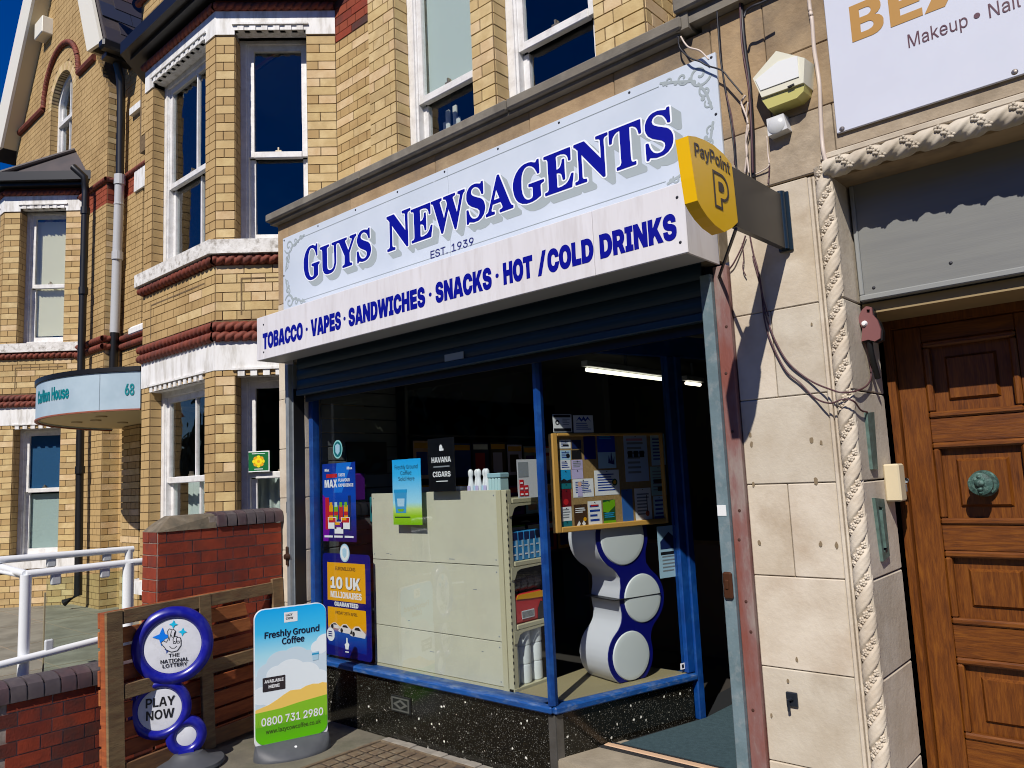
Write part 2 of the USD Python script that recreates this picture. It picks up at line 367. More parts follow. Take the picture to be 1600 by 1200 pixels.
def sash(t, fr, s0, s1, z0, z1, zr, d, mullion=None, curtain=None, lower_in=0.03, fw=0.06, head=0.05, name='window'):
    """a box-sash window set back by d in the opening; parts go under one window part"""
    f = [fr.box(s0, s0+fw, d-.10, d, z0, z1), fr.box(s1-fw, s1, d-.10, d, z0, z1), fr.box(s0+fw, s1-fw, d-.10, d-.002, z1-head, z1), fr.box(s0+fw, s1-fw, d-.10, d+.03, z0, z0+.05, .006)]
    f += [fr.box(s0+fw, s0+fw+.018, d-.06, d-.012, z0+.05, z1-head), fr.box(s1-fw-.018, s1-fw, d-.06, d-.012, z0+.05, z1-head)]
    w = part(t, name, f, WOODW)
    a, b = s0+fw+.018, s1-fw-.018
    up = [fr.box(a, a+.045, d-.055, d-.02, zr, z1-head), fr.box(b-.045, b, d-.055, d-.02, zr, z1-head), fr.box(a+.045, b-.045, d-.055, d-.021, z1-head-.055, z1-head), fr.box(a+.045, b-.045, d-.058, d-.012, zr-.01, zr+.045, .005)]
    lo = [fr.box(a, a+.045, d-.095, d-.06, z0+.05, zr-.01), fr.box(b-.045, b, d-.095, d-.06, z0+.05, zr-.01), fr.box(a+.045, b-.045, d-.095, d-.06, z0+.05, z0+.12)]
    if mullion:
        up.append(fr.box(mullion-.011, mullion+.011, d-.052, d-.023, zr+.045, z1-head-.055)); lo.append(fr.box(mullion-.011, mullion+.011, d-.09, d-.063, z0+.12, zr-.01))
    part(w, 'sash', up, WOODW); part(w, 'sash', lo, WOODW)
    part(w, 'pane', fr.box(a+.02, b-.02, d-.042, d-.038, zr, z1-head-.01), GLASS)
    part(w, 'pane', fr.box(a+.02, b-.02, d-.08, d-.076, z0+.06, zr), GLASS)
    part(w, 'sash_catch', [fr.box((a+b)/2-.025, (a+b)/2+.025, d-.05, d-.02, zr+.045, zr+.06), fr.box((a+b)/2-.006, (a+b)/2+.006, d-.05, d-.02, zr+.06, zr+.085)], F('catch_brass', 150, 140, 120, 0.4, metal=0.7))
    return w

def dentil_lintel(t, fr, s0, s1, ztop, zband, so0, so1, zo, name='lintel', depth=0.2, proud=0.012, ends=True):
    """white painted stone band with a dentilled opening head"""
    g = sbox(s0, zband, s1, ztop).difference(sbox(so0, zband-1, so1, zo)) if zo > zband else sbox(s0, zband, s1, ztop)
    l = part(t, name, fr.poly(g, -depth, proud), WHITE)
    part(l, 'drip_mould', [fr.box(so0-.02, so1+.02, -.02, proud+.018, zo+.043, zo+.06)], WHITE)
    n = max(4, int((so1-so0)/.085)); w = (so1-so0)/n
    part(l, 'dentils', [fr.box(so0+(i+.25)*w, so0+(i+.78)*w, -.03, proud+.008, zo-.005, zo+.043) for i in range(n)] + [fr.box(so0, so1, -.10, -.03, zo-.005, zo+.043)], WHITE)
    return l
# ------------------------------------------------------------------ ground
def plan(pts, z0, z1):
    g = pts if isinstance(pts, Polygon) else Polygon(pts)
    m = trimesh.creation.extrude_polygon(g, z1-z0, engine='earcut'); m.apply_translation((0, 0, z0)); return m
ASPH = M('asphalt', (0.05, 0.05, 0.052), (0.07, 0.07, 0.07), 30, 0.9, 0.5, 120)
struct('ground', wbox(-400, 400, -400, 400, -0.6, -0.16), ASPH)
struct('road', wbox(-300, 300, -14.0, -6.3, -0.3, -0.13), M('road_asphalt', (0.045, 0.045, 0.048), (0.06, 0.06, 0.06), 40, 0.9, 0.4, 150))
struct('kerb', wbox(-300, 300, -6.3, -6.15, -0.3, 0.0, .015), CONC)
struct('pavement', wbox(-300, 300, -6.15, 0.5, -0.4, 0.0), CONC)
# the neighbour's forecourt lies higher, behind the low wall
fc = thing('forecourt_path', 'worn grey concrete path and step behind the white handrail', 'path', (-8, 0, 0))
part(fc, 'landing', plan([(-5.75, -1.2), (-5.75, 1.2), (-20, 1.2), (-20, -1.2)], 0.0, 0.27), FLAG)
part(fc, 'step', [plan([(-5.70, -4.2), (-5.70, -1.2), (-20, -1.2), (-20, -4.2)], 0.0, 0.13), plan([(-5.62, -4.2), (-5.20, -4.2), (-5.20, 0.0), (-5.62, 0.0)], 0.0, 0.2)], FLAG)
for y in (-.8, -.1, .45): part(fc, 'paving_joint', wbox(-14, -5.77, y, y+.008, .27, .272), SJOINT)
for x in (-7.0, -8.3, -9.6, -11): part(fc, 'paving_joint', wbox(x, x+.008, -1.19, 1.1, .2705, .2725), SJOINT)

# ------------------------------------------------------------------ bay houses
def bay_plan(xl, xc, off):
    g = Polygon([(xl-.7, .6), (xl, -.1), (xc, -.1), (xc+.7, .6)])
    return g.buffer(off, join_style=2) if off else g
def bay_clip(xl, xc, off, ymax=.598): return bay_plan(xl, xc, off).intersection(sbox(-99, -9, 99, ymax))

def bay(t, B, xl, xc, cso, blind=False):
    w = xc-xl; FF, FC = Fr(xc, -.1, 0), Fr(xc, -.1, 45); LC = .99
    fo = (-w+.17, -.169); cs0, cs1 = cso
    floors = ((0.85, 2.50, 2.78, 2.547, 1.69), (3.605, 5.43, 5.60, 5.39, 4.39))
    holesF = [(fo[0], fo[1], f[0], f[1]) for f in floors]; holesC = [(cs0, cs1, f[0], f[1]) for f in floors]
    rect = lambda h: sbox(h[0], h[2], h[1], h[3])
    wallg = lambda a, b, hs: sbox(a, 0, b, 5.66).difference(unary_union([rect(h) for h in hs]))
    part(t, 'bay_wall', [FF.poly(wallg(-w, -.0, holesF), -.2, 0), FC.poly(wallg(.0, LC+.05, holesC), -.2, 0), Fr(xl, -.1, -45).box(-.99, 0, -.2, 0, 0, 5.66)], YMORT)
    for a, b in ((0, .85), (.85, 2.547), (2.935, 3.40), (3.605, 5.39)):
        B.add(FF, lay(-w, 0, a, b, holesF)); B.add(FC, lay(0, LC, a, b, holesC))
    for f in floors:
        J = Fr(*FF.P(fo[0], 0, 0)[:2], 90); B.add(J, lay(0, .1, f[0], f[3]), proud=.004)
        J = Fr(*FC.P(cs0, 0, 0)[:2], 135); B.add(J, lay(0, .15, f[0], f[3]), proud=.004)
    for k, f in enumerate(floors):
        dentil_lintel(t, FF, -w-.003, .006, f[2], f[3], fo[0], fo[1], f[1], 'front_lintel')
        dentil_lintel(t, FC, -.006, LC, f[2], f[3], cs0, cs1, f[1], 'side_lintel')
        sash(t, FF, fo[0], fo[1], f[0], f[1], f[4], -.10, mullion=fo[0]+.60*(fo[1]-fo[0]))
        sash(t, FC, cs0-.012, cs1+.045, f[0], f[1]+.02, f[4], -.15, name='side_window')
    part(t, 'sill', plan(bay_clip(xl, xc, .075), 3.485, 3.60), PEEL)
    part(t, 'sill', plan(bay_clip(xl, xc, .07), .74, .85), WHITE)
    for (z, r) in ((3.445, .043), (2.895, .042), (2.815, .042), (5.635, .036)):
        off = .02
        q = bay_plan(xl, xc, off); p1 = np.array([xc+off*.4142, -.1-off, z]); p0 = np.array([xl-off*.4142, -.1-off, z]); p2 = p1+np.array([.7, .7, 0])
        part(t, 'rope_moulding', rope(p0, p1, r, 2, .14, .34, 16, groove=(.2, .7)), TERRA, smooth=40); part(t, 'rope_moulding', rope(p1, p2, r, 2, .14, .34, 16, groove=(.2, .7)), TERRA, smooth=40)
    for (z0, z1) in ((2.78, 2.93), (5.60, 5.70), (3.40, 3.49)): part(t, 'string_course', plan(bay_clip(xl, xc, .004), z0, z1), TERRA)
    # recessed brick panels between the storeys: a dark groove round each
    for fr, a, b in ((FF, -w+.17, -.17), (FC, .2, .80)):
        part(t, 'panel_groove', [fr.box(a, b, .004, .0085, 3.285, 3.297), fr.box(a, a+.012, .004, .0085, 2.99, 3.285)], YMORT)
    part(t, 'soffit', plan(bay_clip(xl, xc, .13), 5.70, 5.74), BLACK)
    part(t, 'gutter', plan(bay_clip(xl, xc, .21).difference(bay_plan(xl, xc, .09)), 5.742, 5.86), BLACK)
    q = bay_clip(xl, xc, .17)
    pts = [(x, y, 5.80) for x, y in q.exterior.coords]+[(xl-.45, .598, 6.30), (xc+.45, .598, 6.30)]
    rf = part(t, 'bay_roof', trimesh.convex.convex_hull(np.array(pts)), LEAD)
    part(rf, 'hip', tube([(xc+.10, -.27, 5.83), (xc+.45, .58, 6.31)], .03), LEAD)
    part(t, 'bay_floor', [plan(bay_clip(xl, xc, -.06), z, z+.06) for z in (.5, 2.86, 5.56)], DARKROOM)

def parts(t, name, ms, mat, **k):
    for m in ms: part(t, name, m, mat, **k)
def blind(t, fr, s0, s1, z0, z1, d, mat, n=9, name='vertical_blind'):
    w = (s1-s0)/n; ms = []
    for i in range(n):
        b = trimesh.creation.box(extents=(w*1.0, z1-z0, .004)); b.apply_transform(trimesh.transformations.rotation_matrix(.32, [0, 1, 0])); b.apply_translation((s0+(i+.5)*w, (z0+z1)/2, d)); ms.append(fr.tr(b))
    part(t, name, ms, mat)
BLIND = F('blind_cream', 232, 222, 196, .8)

NET = F('net_curtain', 188, 196, 190, .9); CURT = F('pale_curtain', 206, 200, 182, .9)
def drape(t, fr, s0, s1, z0, z1, d, mat, n=7, name='curtain'):
    s = np.linspace(s0, s1, n*6); dd = d+.018*np.sin(np.linspace(0, n*2*PI, n*6)); v = np.concatenate([fr.P(s, dd, z0), fr.P(s, dd, z1), fr.P(s, dd-.004, z0), fr.P(s, dd-.004, z1)]); k = len(s); f = []
    for i in range(k-1): f += [(i, i+1, k+i+1), (i, k+i+1, k+i), (2*k+i, 3*k+i+1, 2*k+i+1), (2*k+i, 3*k+i, 3*k+i+1)]
    part(t, name, trimesh.Trimesh(v, np.array(f), process=False), mat, smooth=True)
# -- the near house with the bay beside the shop
hA = thing('bay_house', 'yellow brick bay fronted house next to the shop, white lintels and red rope mouldings', 'house', (-6.4, 0.6, 0))
bA = Bricks(hA, YB, YISL, 3)
XL, XC = -7.11, -5.756
bay(hA, bA, XL, XC, (.155, .745))
WA = Fr(0, .6, 0)
part(hA, 'wall', [WA.poly(sbox(-5.10, 3.2, -3.9, 8.5), -.2, 0), WA.poly(sbox(-8.95, 5.6, -5.10, 8.5), -.2, 0)], YMORT)
bA.add(WA, lay(-5.05, -4.06, 3.5, 5.31)); bA.add(WA, lay(-5.05, -4.06, 5.74, 6.2))
bA.add(WA, lay(-5.05, -4.06, 5.31, 5.74), mats=RB)
bA.add(WA, lay(-8.9, -6.2, 5.8, 8.3, [lambda z: (-8.25, -7.35) if z < 7.55 else ((-7.8-math.sqrt(max(0, .45**2-(z-7.55)**2)), -7.8+math.sqrt(max(0, .45**2-(z-7.55)**2))) if z < 7.99 else None)]))
part(hA, 'rope_moulding', rope((-5.05, .575, 5.74), (-4.06, .575, 5.74), .036, 2, .14, .2, 14), TERRA, smooth=40)
th = np.linspace(0, PI, 25); arc = np.array([(-7.8-.68*math.cos(a), .575, 7.5+.68*math.sin(a)) for a in th])
part(hA, 'arch_moulding', [rope(arc[i], arc[i+1], .04, 2, .14, .2, 10) for i in range(24)]+[tube([(-9.0, .575, 7.5), (-8.48, .575, 7.5)], .04)], TERRA, smooth=40)
part(hA, 'window', [WA.box(-8.25, -7.35, -.16, -.1, 6.0, 7.99)], WOODW)
part(hA, 'bargeboard', [Fr(0, .15, 0).poly(affinity.rotate(sbox(-9.3, 7.95, -6.5, 8.2), 55, origin=(-9.3, 7.95)), 0, .05), wbox(-9.2, -8.75, .12, .62, 7.72, 7.92)], F('barge_cream', 214, 208, 190, .5))
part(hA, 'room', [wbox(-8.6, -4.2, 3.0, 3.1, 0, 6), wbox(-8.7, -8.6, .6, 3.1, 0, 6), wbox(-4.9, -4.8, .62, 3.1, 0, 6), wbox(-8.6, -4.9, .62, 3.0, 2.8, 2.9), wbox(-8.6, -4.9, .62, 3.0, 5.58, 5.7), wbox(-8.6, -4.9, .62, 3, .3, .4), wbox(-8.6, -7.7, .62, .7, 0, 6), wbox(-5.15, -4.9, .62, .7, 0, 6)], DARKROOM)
FFA, FCA_ = Fr(XC, -.1, 0), Fr(XC, -.1, 45)
drape(hA, FFA, -1.10, -.30, .95, 1.72, -.32, NET, 9); drape(hA, FCA_, .24, .68, .95, 1.70, -.36, NET, 6)
bA.build()

# -- the far house with gable, and the recess between
hB = thing('gabled_house', 'yellow brick gabled house at the far left with arched window and bay', 'house', (-11.8, 0.6, 0))
bB = Bricks(hB, YB, YISL, 4)
bay(hB, bB, -12.8, -11.447, (.205, .79))
FCB = Fr(-11.447, -.1, 45)
blind(hB, FCB, .29, .71, 3.75, 5.33, -.26, BLIND, 9)
part(hB, 'sky_reflection_sheet', FCB.box(.25, .76, -.215, -.211, 1.72, 2.46), F('blue_roller_blind', 14, 78, 122, .6)); part(hB, 'frosted_film', FCB.box(.25, .74, -.26, -.256, .95, 1.66), F('frosted_glass_film', 168, 182, 178, .6))  # upper blue sheet is added: the pane's sky reflection put into its colour
WB = Fr(0, .6, 0); ACX, ACZ, AR = -11.62, 7.27, .43
gable = Polygon([(-13.62, 5.5), (-13.62, 7.2), (-11.85, 9.85), (-10.36, 7.42), (-9.9, 6.80), (-9.9, 2.3), (-10.75, 2.3), (-10.75, 5.5)])
arch_hole = unary_union([sbox(ACX-AR, 6.28, ACX+AR, ACZ), Point(ACX, ACZ).buffer(AR)])
low = sbox(-10.75, 0, -9.9, 2.3)
part(hB, 'gable_wall', [WB.poly(unary_union([gable, low]).difference(arch_hole), -.22, 0), wbox(-10.1, -9.9, .62, .9, 0, 6.8)], YMORT)
def gx(z): 
    a = -13.62 if z < 7.2 else -13.62+(z-7.2)*1.77/2.65
    b = -9.9 if z < 6.8 else (-9.9-(z-6.8)*.46/.62 if z < 7.42 else -10.36-(z-7.42)*1.49/2.43)
    return a, b
def archh(r, z0): return lambda z: None if z < z0 or z > ACZ+r else ((ACX-r, ACX+r) if z < ACZ else (ACX-math.sqrt(r*r-(z-ACZ)**2), ACX+math.sqrt(r*r-(z-ACZ)**2)))
for i in range(70, 131):
    z = (i+.5)*BH; a, b = gx(z)
    if b-a > .3 and not 5.256 < z < 5.542 and z > 5.3:
        bB.add(WB, lay(a, b, i*BH, (i+1)*BH, [lambda zz: archh(AR+(.13 if zz > ACZ-.02 else 0), 6.28)(zz)]))
bB.add(WB, lay(-10.75, -9.9, .27, 5.256)); bB.add(WB, lay(-10.75, -9.9, 5.256, 5.542), mats=RB)
RETB = Fr(-9.9, .6, 90); bB.add(RETB, lay(0, .2, .27, 5.256)); bB.add(RETB, lay(0, .2, 5.256, 5.542), mats=RB); bB.add(RETB, lay(0, .2, 5.542, 6.8))
JB = Fr(ACX-AR, .6, 90); bB.add(JB, lay(0, .1, 6.28, ACZ+.1), proud=.003)
vs = []
for k in range(26):
    a0, a1 = PI*k/26+.006, PI*(k+1)/26-.006
    vs.append(WB.poly(Polygon([(ACX-AR*math.cos(a0), ACZ+AR*math.sin(a0)), (ACX-(AR+.125)*math.cos(a0), ACZ+(AR+.125)*math.sin(a0)), (ACX-(AR+.125)*math.cos(a1), ACZ+(AR+.125)*math.sin(a1)), (ACX-AR*math.cos(a1), ACZ+AR*math.sin(a1))]), -.1, .006))
for k, m in enumerate(vs): part(hB, 'arch_brick', m, YB[k % 3])
RR = .70; arc = np.array([(ACX-RR*math.cos(a), .575, ACZ+.12+RR*math.sin(a)) for a in np.linspace(0, PI, 31)])
part(hB, 'arch_moulding', [rope(arc[i], arc[i+1], .042, 2, .1, .25, 10) for i in range(30)]+[tube([(-13.5, .575, ACZ+.12), arc[0]], .045), tube([arc[-1], (-10.35, .575, ACZ+.12)], .045)], TERRA, smooth=40)
aw = part(hB, 'arched_window', [WB.poly(arch_hole.difference(arch_hole.buffer(-.07)), -.17, -.09), WB.box(ACX-AR+.06, ACX+AR-.06, -.16, -.08, 7.0, 7.06), WB.box(ACX-.012, ACX+.012, -.15, -.11, 6.4, ACZ+AR-.06), WB.box(ACX-AR+.07, ACX-AR+.12, -.17, -.12, 6.35, 7.3), WB.box(ACX+AR-.12, ACX+AR-.07, -.17, -.12, 6.35, 7.3)], WOODW)
part(aw, 'pane', WB.poly(arch_hole.buffer(-.06), -.14, -.136), GLASS)
part(hB, 'arched_window_sill', WB.box(ACX-AR-.03, ACX+AR+.06, -.15, .06, 6.19, 6.28, .008), WHITE)
parts(hB, 'rope_moulding', [rope((-10.78, .58, 5.56), (-9.87, .58, 5.56), .035, 2, .14, .2, 12), rope((-9.88, .57, 5.56), (-9.88, .8, 5.56), .035, 2, .14, .2, 12)]+[rope((-10.78, .58, z), (-9.87, .58, z), .042, 2, .14, .2, 12) for z in (3.42, 3.52)]+[rope((-9.88, .57, z), (-9.88, .8, z), .042, 2, .14, .2, 12) for z in (3.42, 3.52)], TERRA, smooth=40)
CREAM = F('barge_board_paint', 226, 222, 208, .45); SOFF = F('soffit_cream', 196, 178, 140, .6)
BY = .40
def ln(p, q, z):
    (xa, _, za), (xb, _, zb) = onY(*p, BY), onY(*q, BY); return xa+(xb-xa)*(z-za)/(zb-za), z
def strip(i0, i1, o0, o1, zi, zt, zo=None):
    return Polygon([ln(i0, i1, zi), ln(i0, i1, zt), ln(o0, o1, zt), ln(o0, o1, zo or zi)])
gl_ = ((55, 0), (5, 231)); gl_o = ((41, 0), (0, 187)); gr_ = ((126, 0), (141, 82)); gr_o = ((148, 0), (160, 58))
zl = onY(5, 231, BY)[2]; zr_ = onY(141, 82, BY)[2]; zro = onY(156, 74, BY)[2]
BG = Fr(0, BY, 0)
part(hB, 'bargeboard', BG.poly(strip(*gl_, *gl_o, zl, 9.7, zl+.05), 0, .04), CREAM); part(hB, 'bargeboard', BG.poly(strip(*gr_, *gr_o, zr_, 9.7, zro), 0, .04), CREAM)
def slab(i0, i1, z0, z1, y0, y1, th, side):
    (xa, za), (xb, zb) = ln(i0, i1, z0), ln(i0, i1, z1); dx, dz = xb-xa, zb-za; L = math.hypot(dx, dz); n = np.array([-dz, dx])/L*side
    return Fr(0, 0, 0).poly(Polygon([(xa, za), (xb, zb), (xb+n[0]*th, zb+n[1]*th), (xa+n[0]*th, za+n[1]*th)]), -y1, -y0)
part(hB, 'verge_soffit', [slab(*gl_, zl, 9.7, BY+.002, .62, .03, 1), slab(*gr_, zr_, 9.7, BY+.002, .62, .03, -1)], SOFF)
q_ = onY(52, 46, BY); part(hB, 'purlin_end', wbox(q_[0]-.12, q_[0]+.22, BY+.05, .62, q_[2]-.1, q_[2]+.16, .01), CREAM)
(xe, ze), (xt, zt2) = ln(*gr_o, zro), ln(*gr_o, 9.7)
part(hB, 'main_roof', [slab(*gr_o, zro, 9.7, BY+.01, 7, .06, -1), slab(*gl_o, zl, 9.7, BY+.01, 7, .06, 1)], LEAD)
rf = Thing(hB.path+'/main_roof', hB.loc)
sl = np.array([xt-xe, zt2-ze]); sl /= np.linalg.norm(sl); nn = np.array([sl[1], -sl[0]]); rs = random.Random(8)
slm = [F('slate_plum', 74, 58, 60, .5), F('slate_grey', 60, 56, 62, .45), F('slate_brown', 82, 66, 60, .55), F('slate_blue', 50, 54, 70, .4)]
for i in range(8):
    for j in range(7):
        a = np.array([xe, ze])+sl*(i*.24-.03)+nn*.062; y = BY+.02+j*.38+(i % 2)*.19
        g = Polygon([a+nn*.016, a+sl*.29+nn*.006, a+sl*.29, a+nn*.004])
        part(rf, 'slate', Fr(0, 0, 0).poly(g, -(y+.372), -y), rs.choice(slm))
part(hB, 'eaves_gutter', [wbox(xe-.04, xe+.11, BY-.05, 2.2, ze-.09, ze+.03, .025), wbox(xe-.2, xe-.04, BY+.05, 2.2, ze-.12, ze-.06)], BLACK)
part(hB, 'room', [wbox(-13.5, -10.1, 3, 3.1, 0, 9), wbox(-13.6, -13.5, .8, 3.1, 0, 9), wbox(-10.2, -10.1, .85, 3.1, 0, 9), wbox(-13.5, -10.2, .85, 3, 2.8, 2.9), wbox(-13.5, -10.2, .85, 3, 5.58, 5.7), wbox(-13.5, -10.2, .82, 3, 8.2, 8.3), wbox(-10.8, -10.2, .82, .9, 0, 5.5)], DARKROOM)
# recess with the entrance
WR = Fr(0, .8, 0)
rh = [(-9.42, -8.6, 6.45, 7.6), (-9.31, -8.6, 3.6, 5.33)]
part(hB, 'recess_wall', WR.poly(sbox(-10.0, 0, -7.0, 7.4).difference(unary_union([sbox(h[0], h[2], h[1], h[3]) for h in rh])), -.2, 0), YMORT)
for a, b in ((.27, 3.37), (3.6, 5.35), (5.66, 7.35)): bB.add(WR, lay(-9.9, -8.4, a, b, rh))
bB.add(WR, lay(-9.9, -9.52, 5.35, 5.60), mats=RB)
for h in rh: bB.add(Fr(h[0], .8, 90), lay(0, .1, h[2], h[3]), proud=.003)
part(hB, 'recess_lintel', WR.box(-9.52, -8.6, -.15, .03, 5.33, 5.62), WHITE); part(hB, 'recess_sill', WR.box(-9.62, -8.6, -.15, .06, 6.36, 6.45), WHITE); part(hB, 'recess_sill', WR.box(-9.55, -8.6, -.15, .07, 3.5, 3.62, .03), WHITE)
part(hB, 'recess_window', [WR.box(-9.42, -8.6, -.16, -.1, 6.45, 7.6), WR.box(-9.31, -8.6, -.16, -.1, 3.6, 5.33)], WOODW)
parts(hB, 'rope_moulding', [rope((-9.9, .78, 5.62), (-9.1, .78, 5.62), .035, 2, .14, .2, 12)]+[rope((-9.9, .78, z), (-9.1, .78, z), .042, 2, .14, .2, 12) for z in (3.42, 3.52)], TERRA, smooth=40)
# brick piers under the canopy
PW = Fr(0, .62, 0); part(hB, 'porch_pier', [wbox(-9.35, -8.86, .63, .8, .27, 2.4)], YMORT); bB.add(PW, lay(-9.35, -8.86, .27, 2.38), proud=.012)
bB.add(Fr(-8.86, .62, 90), lay(0, .18, .27, 2.38))
bB.build()
wd = solo('satellite_dish', [lathe([(0, .03), (.10, .045), (.19, .085), (.2, .10), (.19, .095), (.1, .06), (0, .045)], (-9.42, .9, 7.75), (.75, -.45, .35), 28), tube([(-9.42, .9, 7.75), (-9.2, .72, 7.78)], .012), tube([(-9.44, .95, 7.73), (-9.7, 1.0, 7.4)], .02)], F('dish_black', 40, 40, 44, .4), 'small dark satellite dish above the eaves gutter of the gabled house', 'satellite dish')

# downpipes
def pipe_thing(label, segs, group=None):
    t = thing('downpipe', label, 'downpipe', segs[0][0][0])
    for k, (pts, r, m, nm) in enumerate(segs): part(t, nm, tube(pts, r, 12), m, smooth=50)
    return t
P0, P1, P2, P3 = onY(190, 130, .70), onY(187, 283, .70), onY(179, 520, .70), onY(176, 573, .70)
GREYP = F('grey_pipe_paint', 182, 184, 186, .4)
dp = pipe_thing('downpipe in the recess, black above, pale grey below, beside the gabled house', [([(P0[0]+.06, .62, 7.05), (P0[0]+.06, .66, 6.85), (P0[0], .70, 6.6), P1], .05, BLACK, 'upper_pipe'), ([P1, P2], .056, GREYP, 'lower_pipe'), ([P2, (P3[0], .70, 2.77)], .05, BLACK, 'boot')])
part(dp, 'collar', [tube([P1+[0, 0, -.05], P1+[0, 0, .08]], .066, 14), tube([onY(183.5, 400, .70)+[0, 0, -.05], onY(183.5, 400, .70)+[0, 0, .05]], .066, 14), tube([onY(186, 318, .70)+[0, 0, -.02], onY(186, 318, .70)], .06, 14)], GREYP)
Q0 = onY(134, 300, .47); Q1 = onY(127, 560, .47); Q2 = onY(122, 930, .47)
dq = pipe_thing('black downpipe at the right end of the far bay running down behind the canopy', [([(Q0[0]-.1, .35, 5.8), (Q0[0], .45, 5.66), Q0, Q1, Q2, Q2+[-.1, -.12, -.08]], .045, BLACK, 'pipe')])
part(dq, 'collar', [tube([onY(u, v, .47), onY(u, v, .47)+[0, 0, .09]], .056, 12) for u, v in ((130, 460), (125, 740), (133, 335))], BLACK)

# curved canopy over the entrance
CX, CY, CR = -8.226, .924, 1.487
cn = thing('entrance_canopy', 'pale blue grey curved canopy with teal lettering over the entrance', 'canopy', (CX, CY, 2.37))
def arcp(r, a0, a1, n=40): return [(CX+r*math.sin(a), CY-r*math.cos(a)) for a in np.linspace(a0, a1, n)]
A0, A1 = -1.36, .81
part(cn, 'fascia', plan(arcp(CR, A0, A1)+arcp(CR-.03, A1, A0), 2.375, 2.72), M('canopy_fascia_paint', lin(176, 194, 205), lin(160, 180, 192), 3, .35), smooth=30)
part(cn, 'roof_edge', plan(arcp(CR+.015, A0, A1)+arcp(CR-.2, A1, A0), 2.722, 2.765), BLACK, smooth=30)
cs = part(cn, 'soffit', plan(arcp(CR-.03, A0, A1)+[(-7.3, .6), (-7.8, .9), (-9.6, .9)], 2.39, 2.42), F('canopy_soffit', 206, 186, 140, .7))
for a, r in ((-.75, .75), (-.35, .95), (.1, 1.0), (-.55, 1.15)): part(cs, 'downlight', lathe([(0, -.012), (.05, -.012), (.055, 0)], (CX+r*math.sin(a), CY-r*math.cos(a), 2.389), (0, 0, 1), 16), F('downlight_rim', 170, 150, 110, .5))
part(cn, 'roof', plan(arcp(CR-.02, A0, A1)+[(-7.3, .6), (-7.8, .9), (-9.6, .9)], 2.6, 2.7), BLACK)
part(cn, 'lower_trim', plan(arcp(CR+.008, A0, A1)+arcp(CR-.02, A1, A0), 2.362, 2.376), F('trim_terracotta', 140, 80, 60, .6))
def on_arc(g, z0, a0, d, name, mat):
    m = cat_mesh([trimesh.creation.extrude_polygon(q.segmentize(.02), .004, engine='earcut') for q in getattr(g, 'geoms', [g])])
    v = np.asarray(m.vertices); a = a0+v[:, 0]/CR; r = CR+.001+v[:, 2]
    m.vertices = np.stack([CX+r*np.sin(a), CY-r*np.cos(a), z0+v[:, 1]], -1); part(cn, name, m, mat)
TEAL = F('teal_letters', 0, 122, 130, .4)
def ang_at(u, v):
    d = ray(u, v); o = EYE[:2]-np.array([CX, CY]); a = d[:2] @ d[:2]; b = 2*o @ d[:2]; c = o @ o-CR*CR; D = b*b-4*a*c
    if D < 0: D = 0
    t = (-b-math.sqrt(D))/2/a; p = EYE+t*d; return math.atan2(p[0]-CX, CY-p[1]), p[2]
a68, z68 = ang_at(195.5, 604); a68b, _ = ang_at(210, 604)
on_arc(fit(tpoly('68', 'sans', 800), 0, 0, (a68b-a68)*CR, .105), 2.50, a68, 0, 'lettering', TEAL)
aH, _ = ang_at(81, 614); aHe, _ = ang_at(108, 611)
HW = (aHe-aH)*CR; on_arc(fit(tpoly('House', 'sans', 800), 0, 0, HW, .125), 2.515, aH, 0, 'lettering', TEAL)
CWd = HW*1.22; on_arc(fit(tpoly('Carlton', 'sans', 800), 0, 0, CWd, .125), 2.515, aH-(CWd+HW*.12)/CR, 0, 'lettering', TEAL)
aj, _ = ang_at(155, 620); part(cn, 'joint', plan(arcp(CR+.001, aj, aj+.004, 3)+arcp(CR-.01, aj+.004, aj, 3), 2.38, 2.715), F('joint_grey', 120, 135, 145))

# ------------------------------------------------------------------ red garden walls
def bullnose(fr, s0, s1, zb, zt, d0, d1, n=8):
    """one rounded coping brick: flat base, half round top"""
    w, h = d1-d0, zt-zb; pts = [(d0, zb)]+[(d0+w/2-w/2*math.cos(a), zb+h*.45+h*.55*math.sin(a)**.6) for a in np.linspace(.0, PI, n)]+[(d1, zb)]
    v = []
    for s in (s0, s1): v += [tuple(fr.P(s, d, z)) for d, z in pts]
    return trimesh.convex.convex_hull(np.array(v))
WX = -4.963
FW2 = Fr(WX, 0, 90)
tw = thing('tall_garden_wall', 'tall red brick garden wall end beside the shop pilaster', 'wall', (WX, -.45, 0))
y0, y1, ZT = -.892, -.012, 1.355
bt = Bricks(tw, RB[:2], None, 6)
part(tw, 'mortar', [FW2.box(y0, y1, -.207, 0, 0, ZT)], RMORT)
bt.add(FW2, lay(y0, y1, 0, ZT, bond='english'), proud=.005); END = Fr(WX-.207, y0, 0); bt.add(END, lay(0, .207, 0, ZT), proud=.005)
bt.build()
ys = np.linspace(-.50, y1+.01, 8)
for a, b in zip(ys, ys[1:]): part(tw, 'coping_brick', bullnose(FW2, a+.005, b-.005, ZT+.005, ZT+.105, -.225, .018), COPE[random.Random(a).randrange(2)], smooth=35)
part(tw, 'coping_mortar', FW2.box(-.55, y1, -.2, .0, ZT+.004, ZT+.075), RMORT)
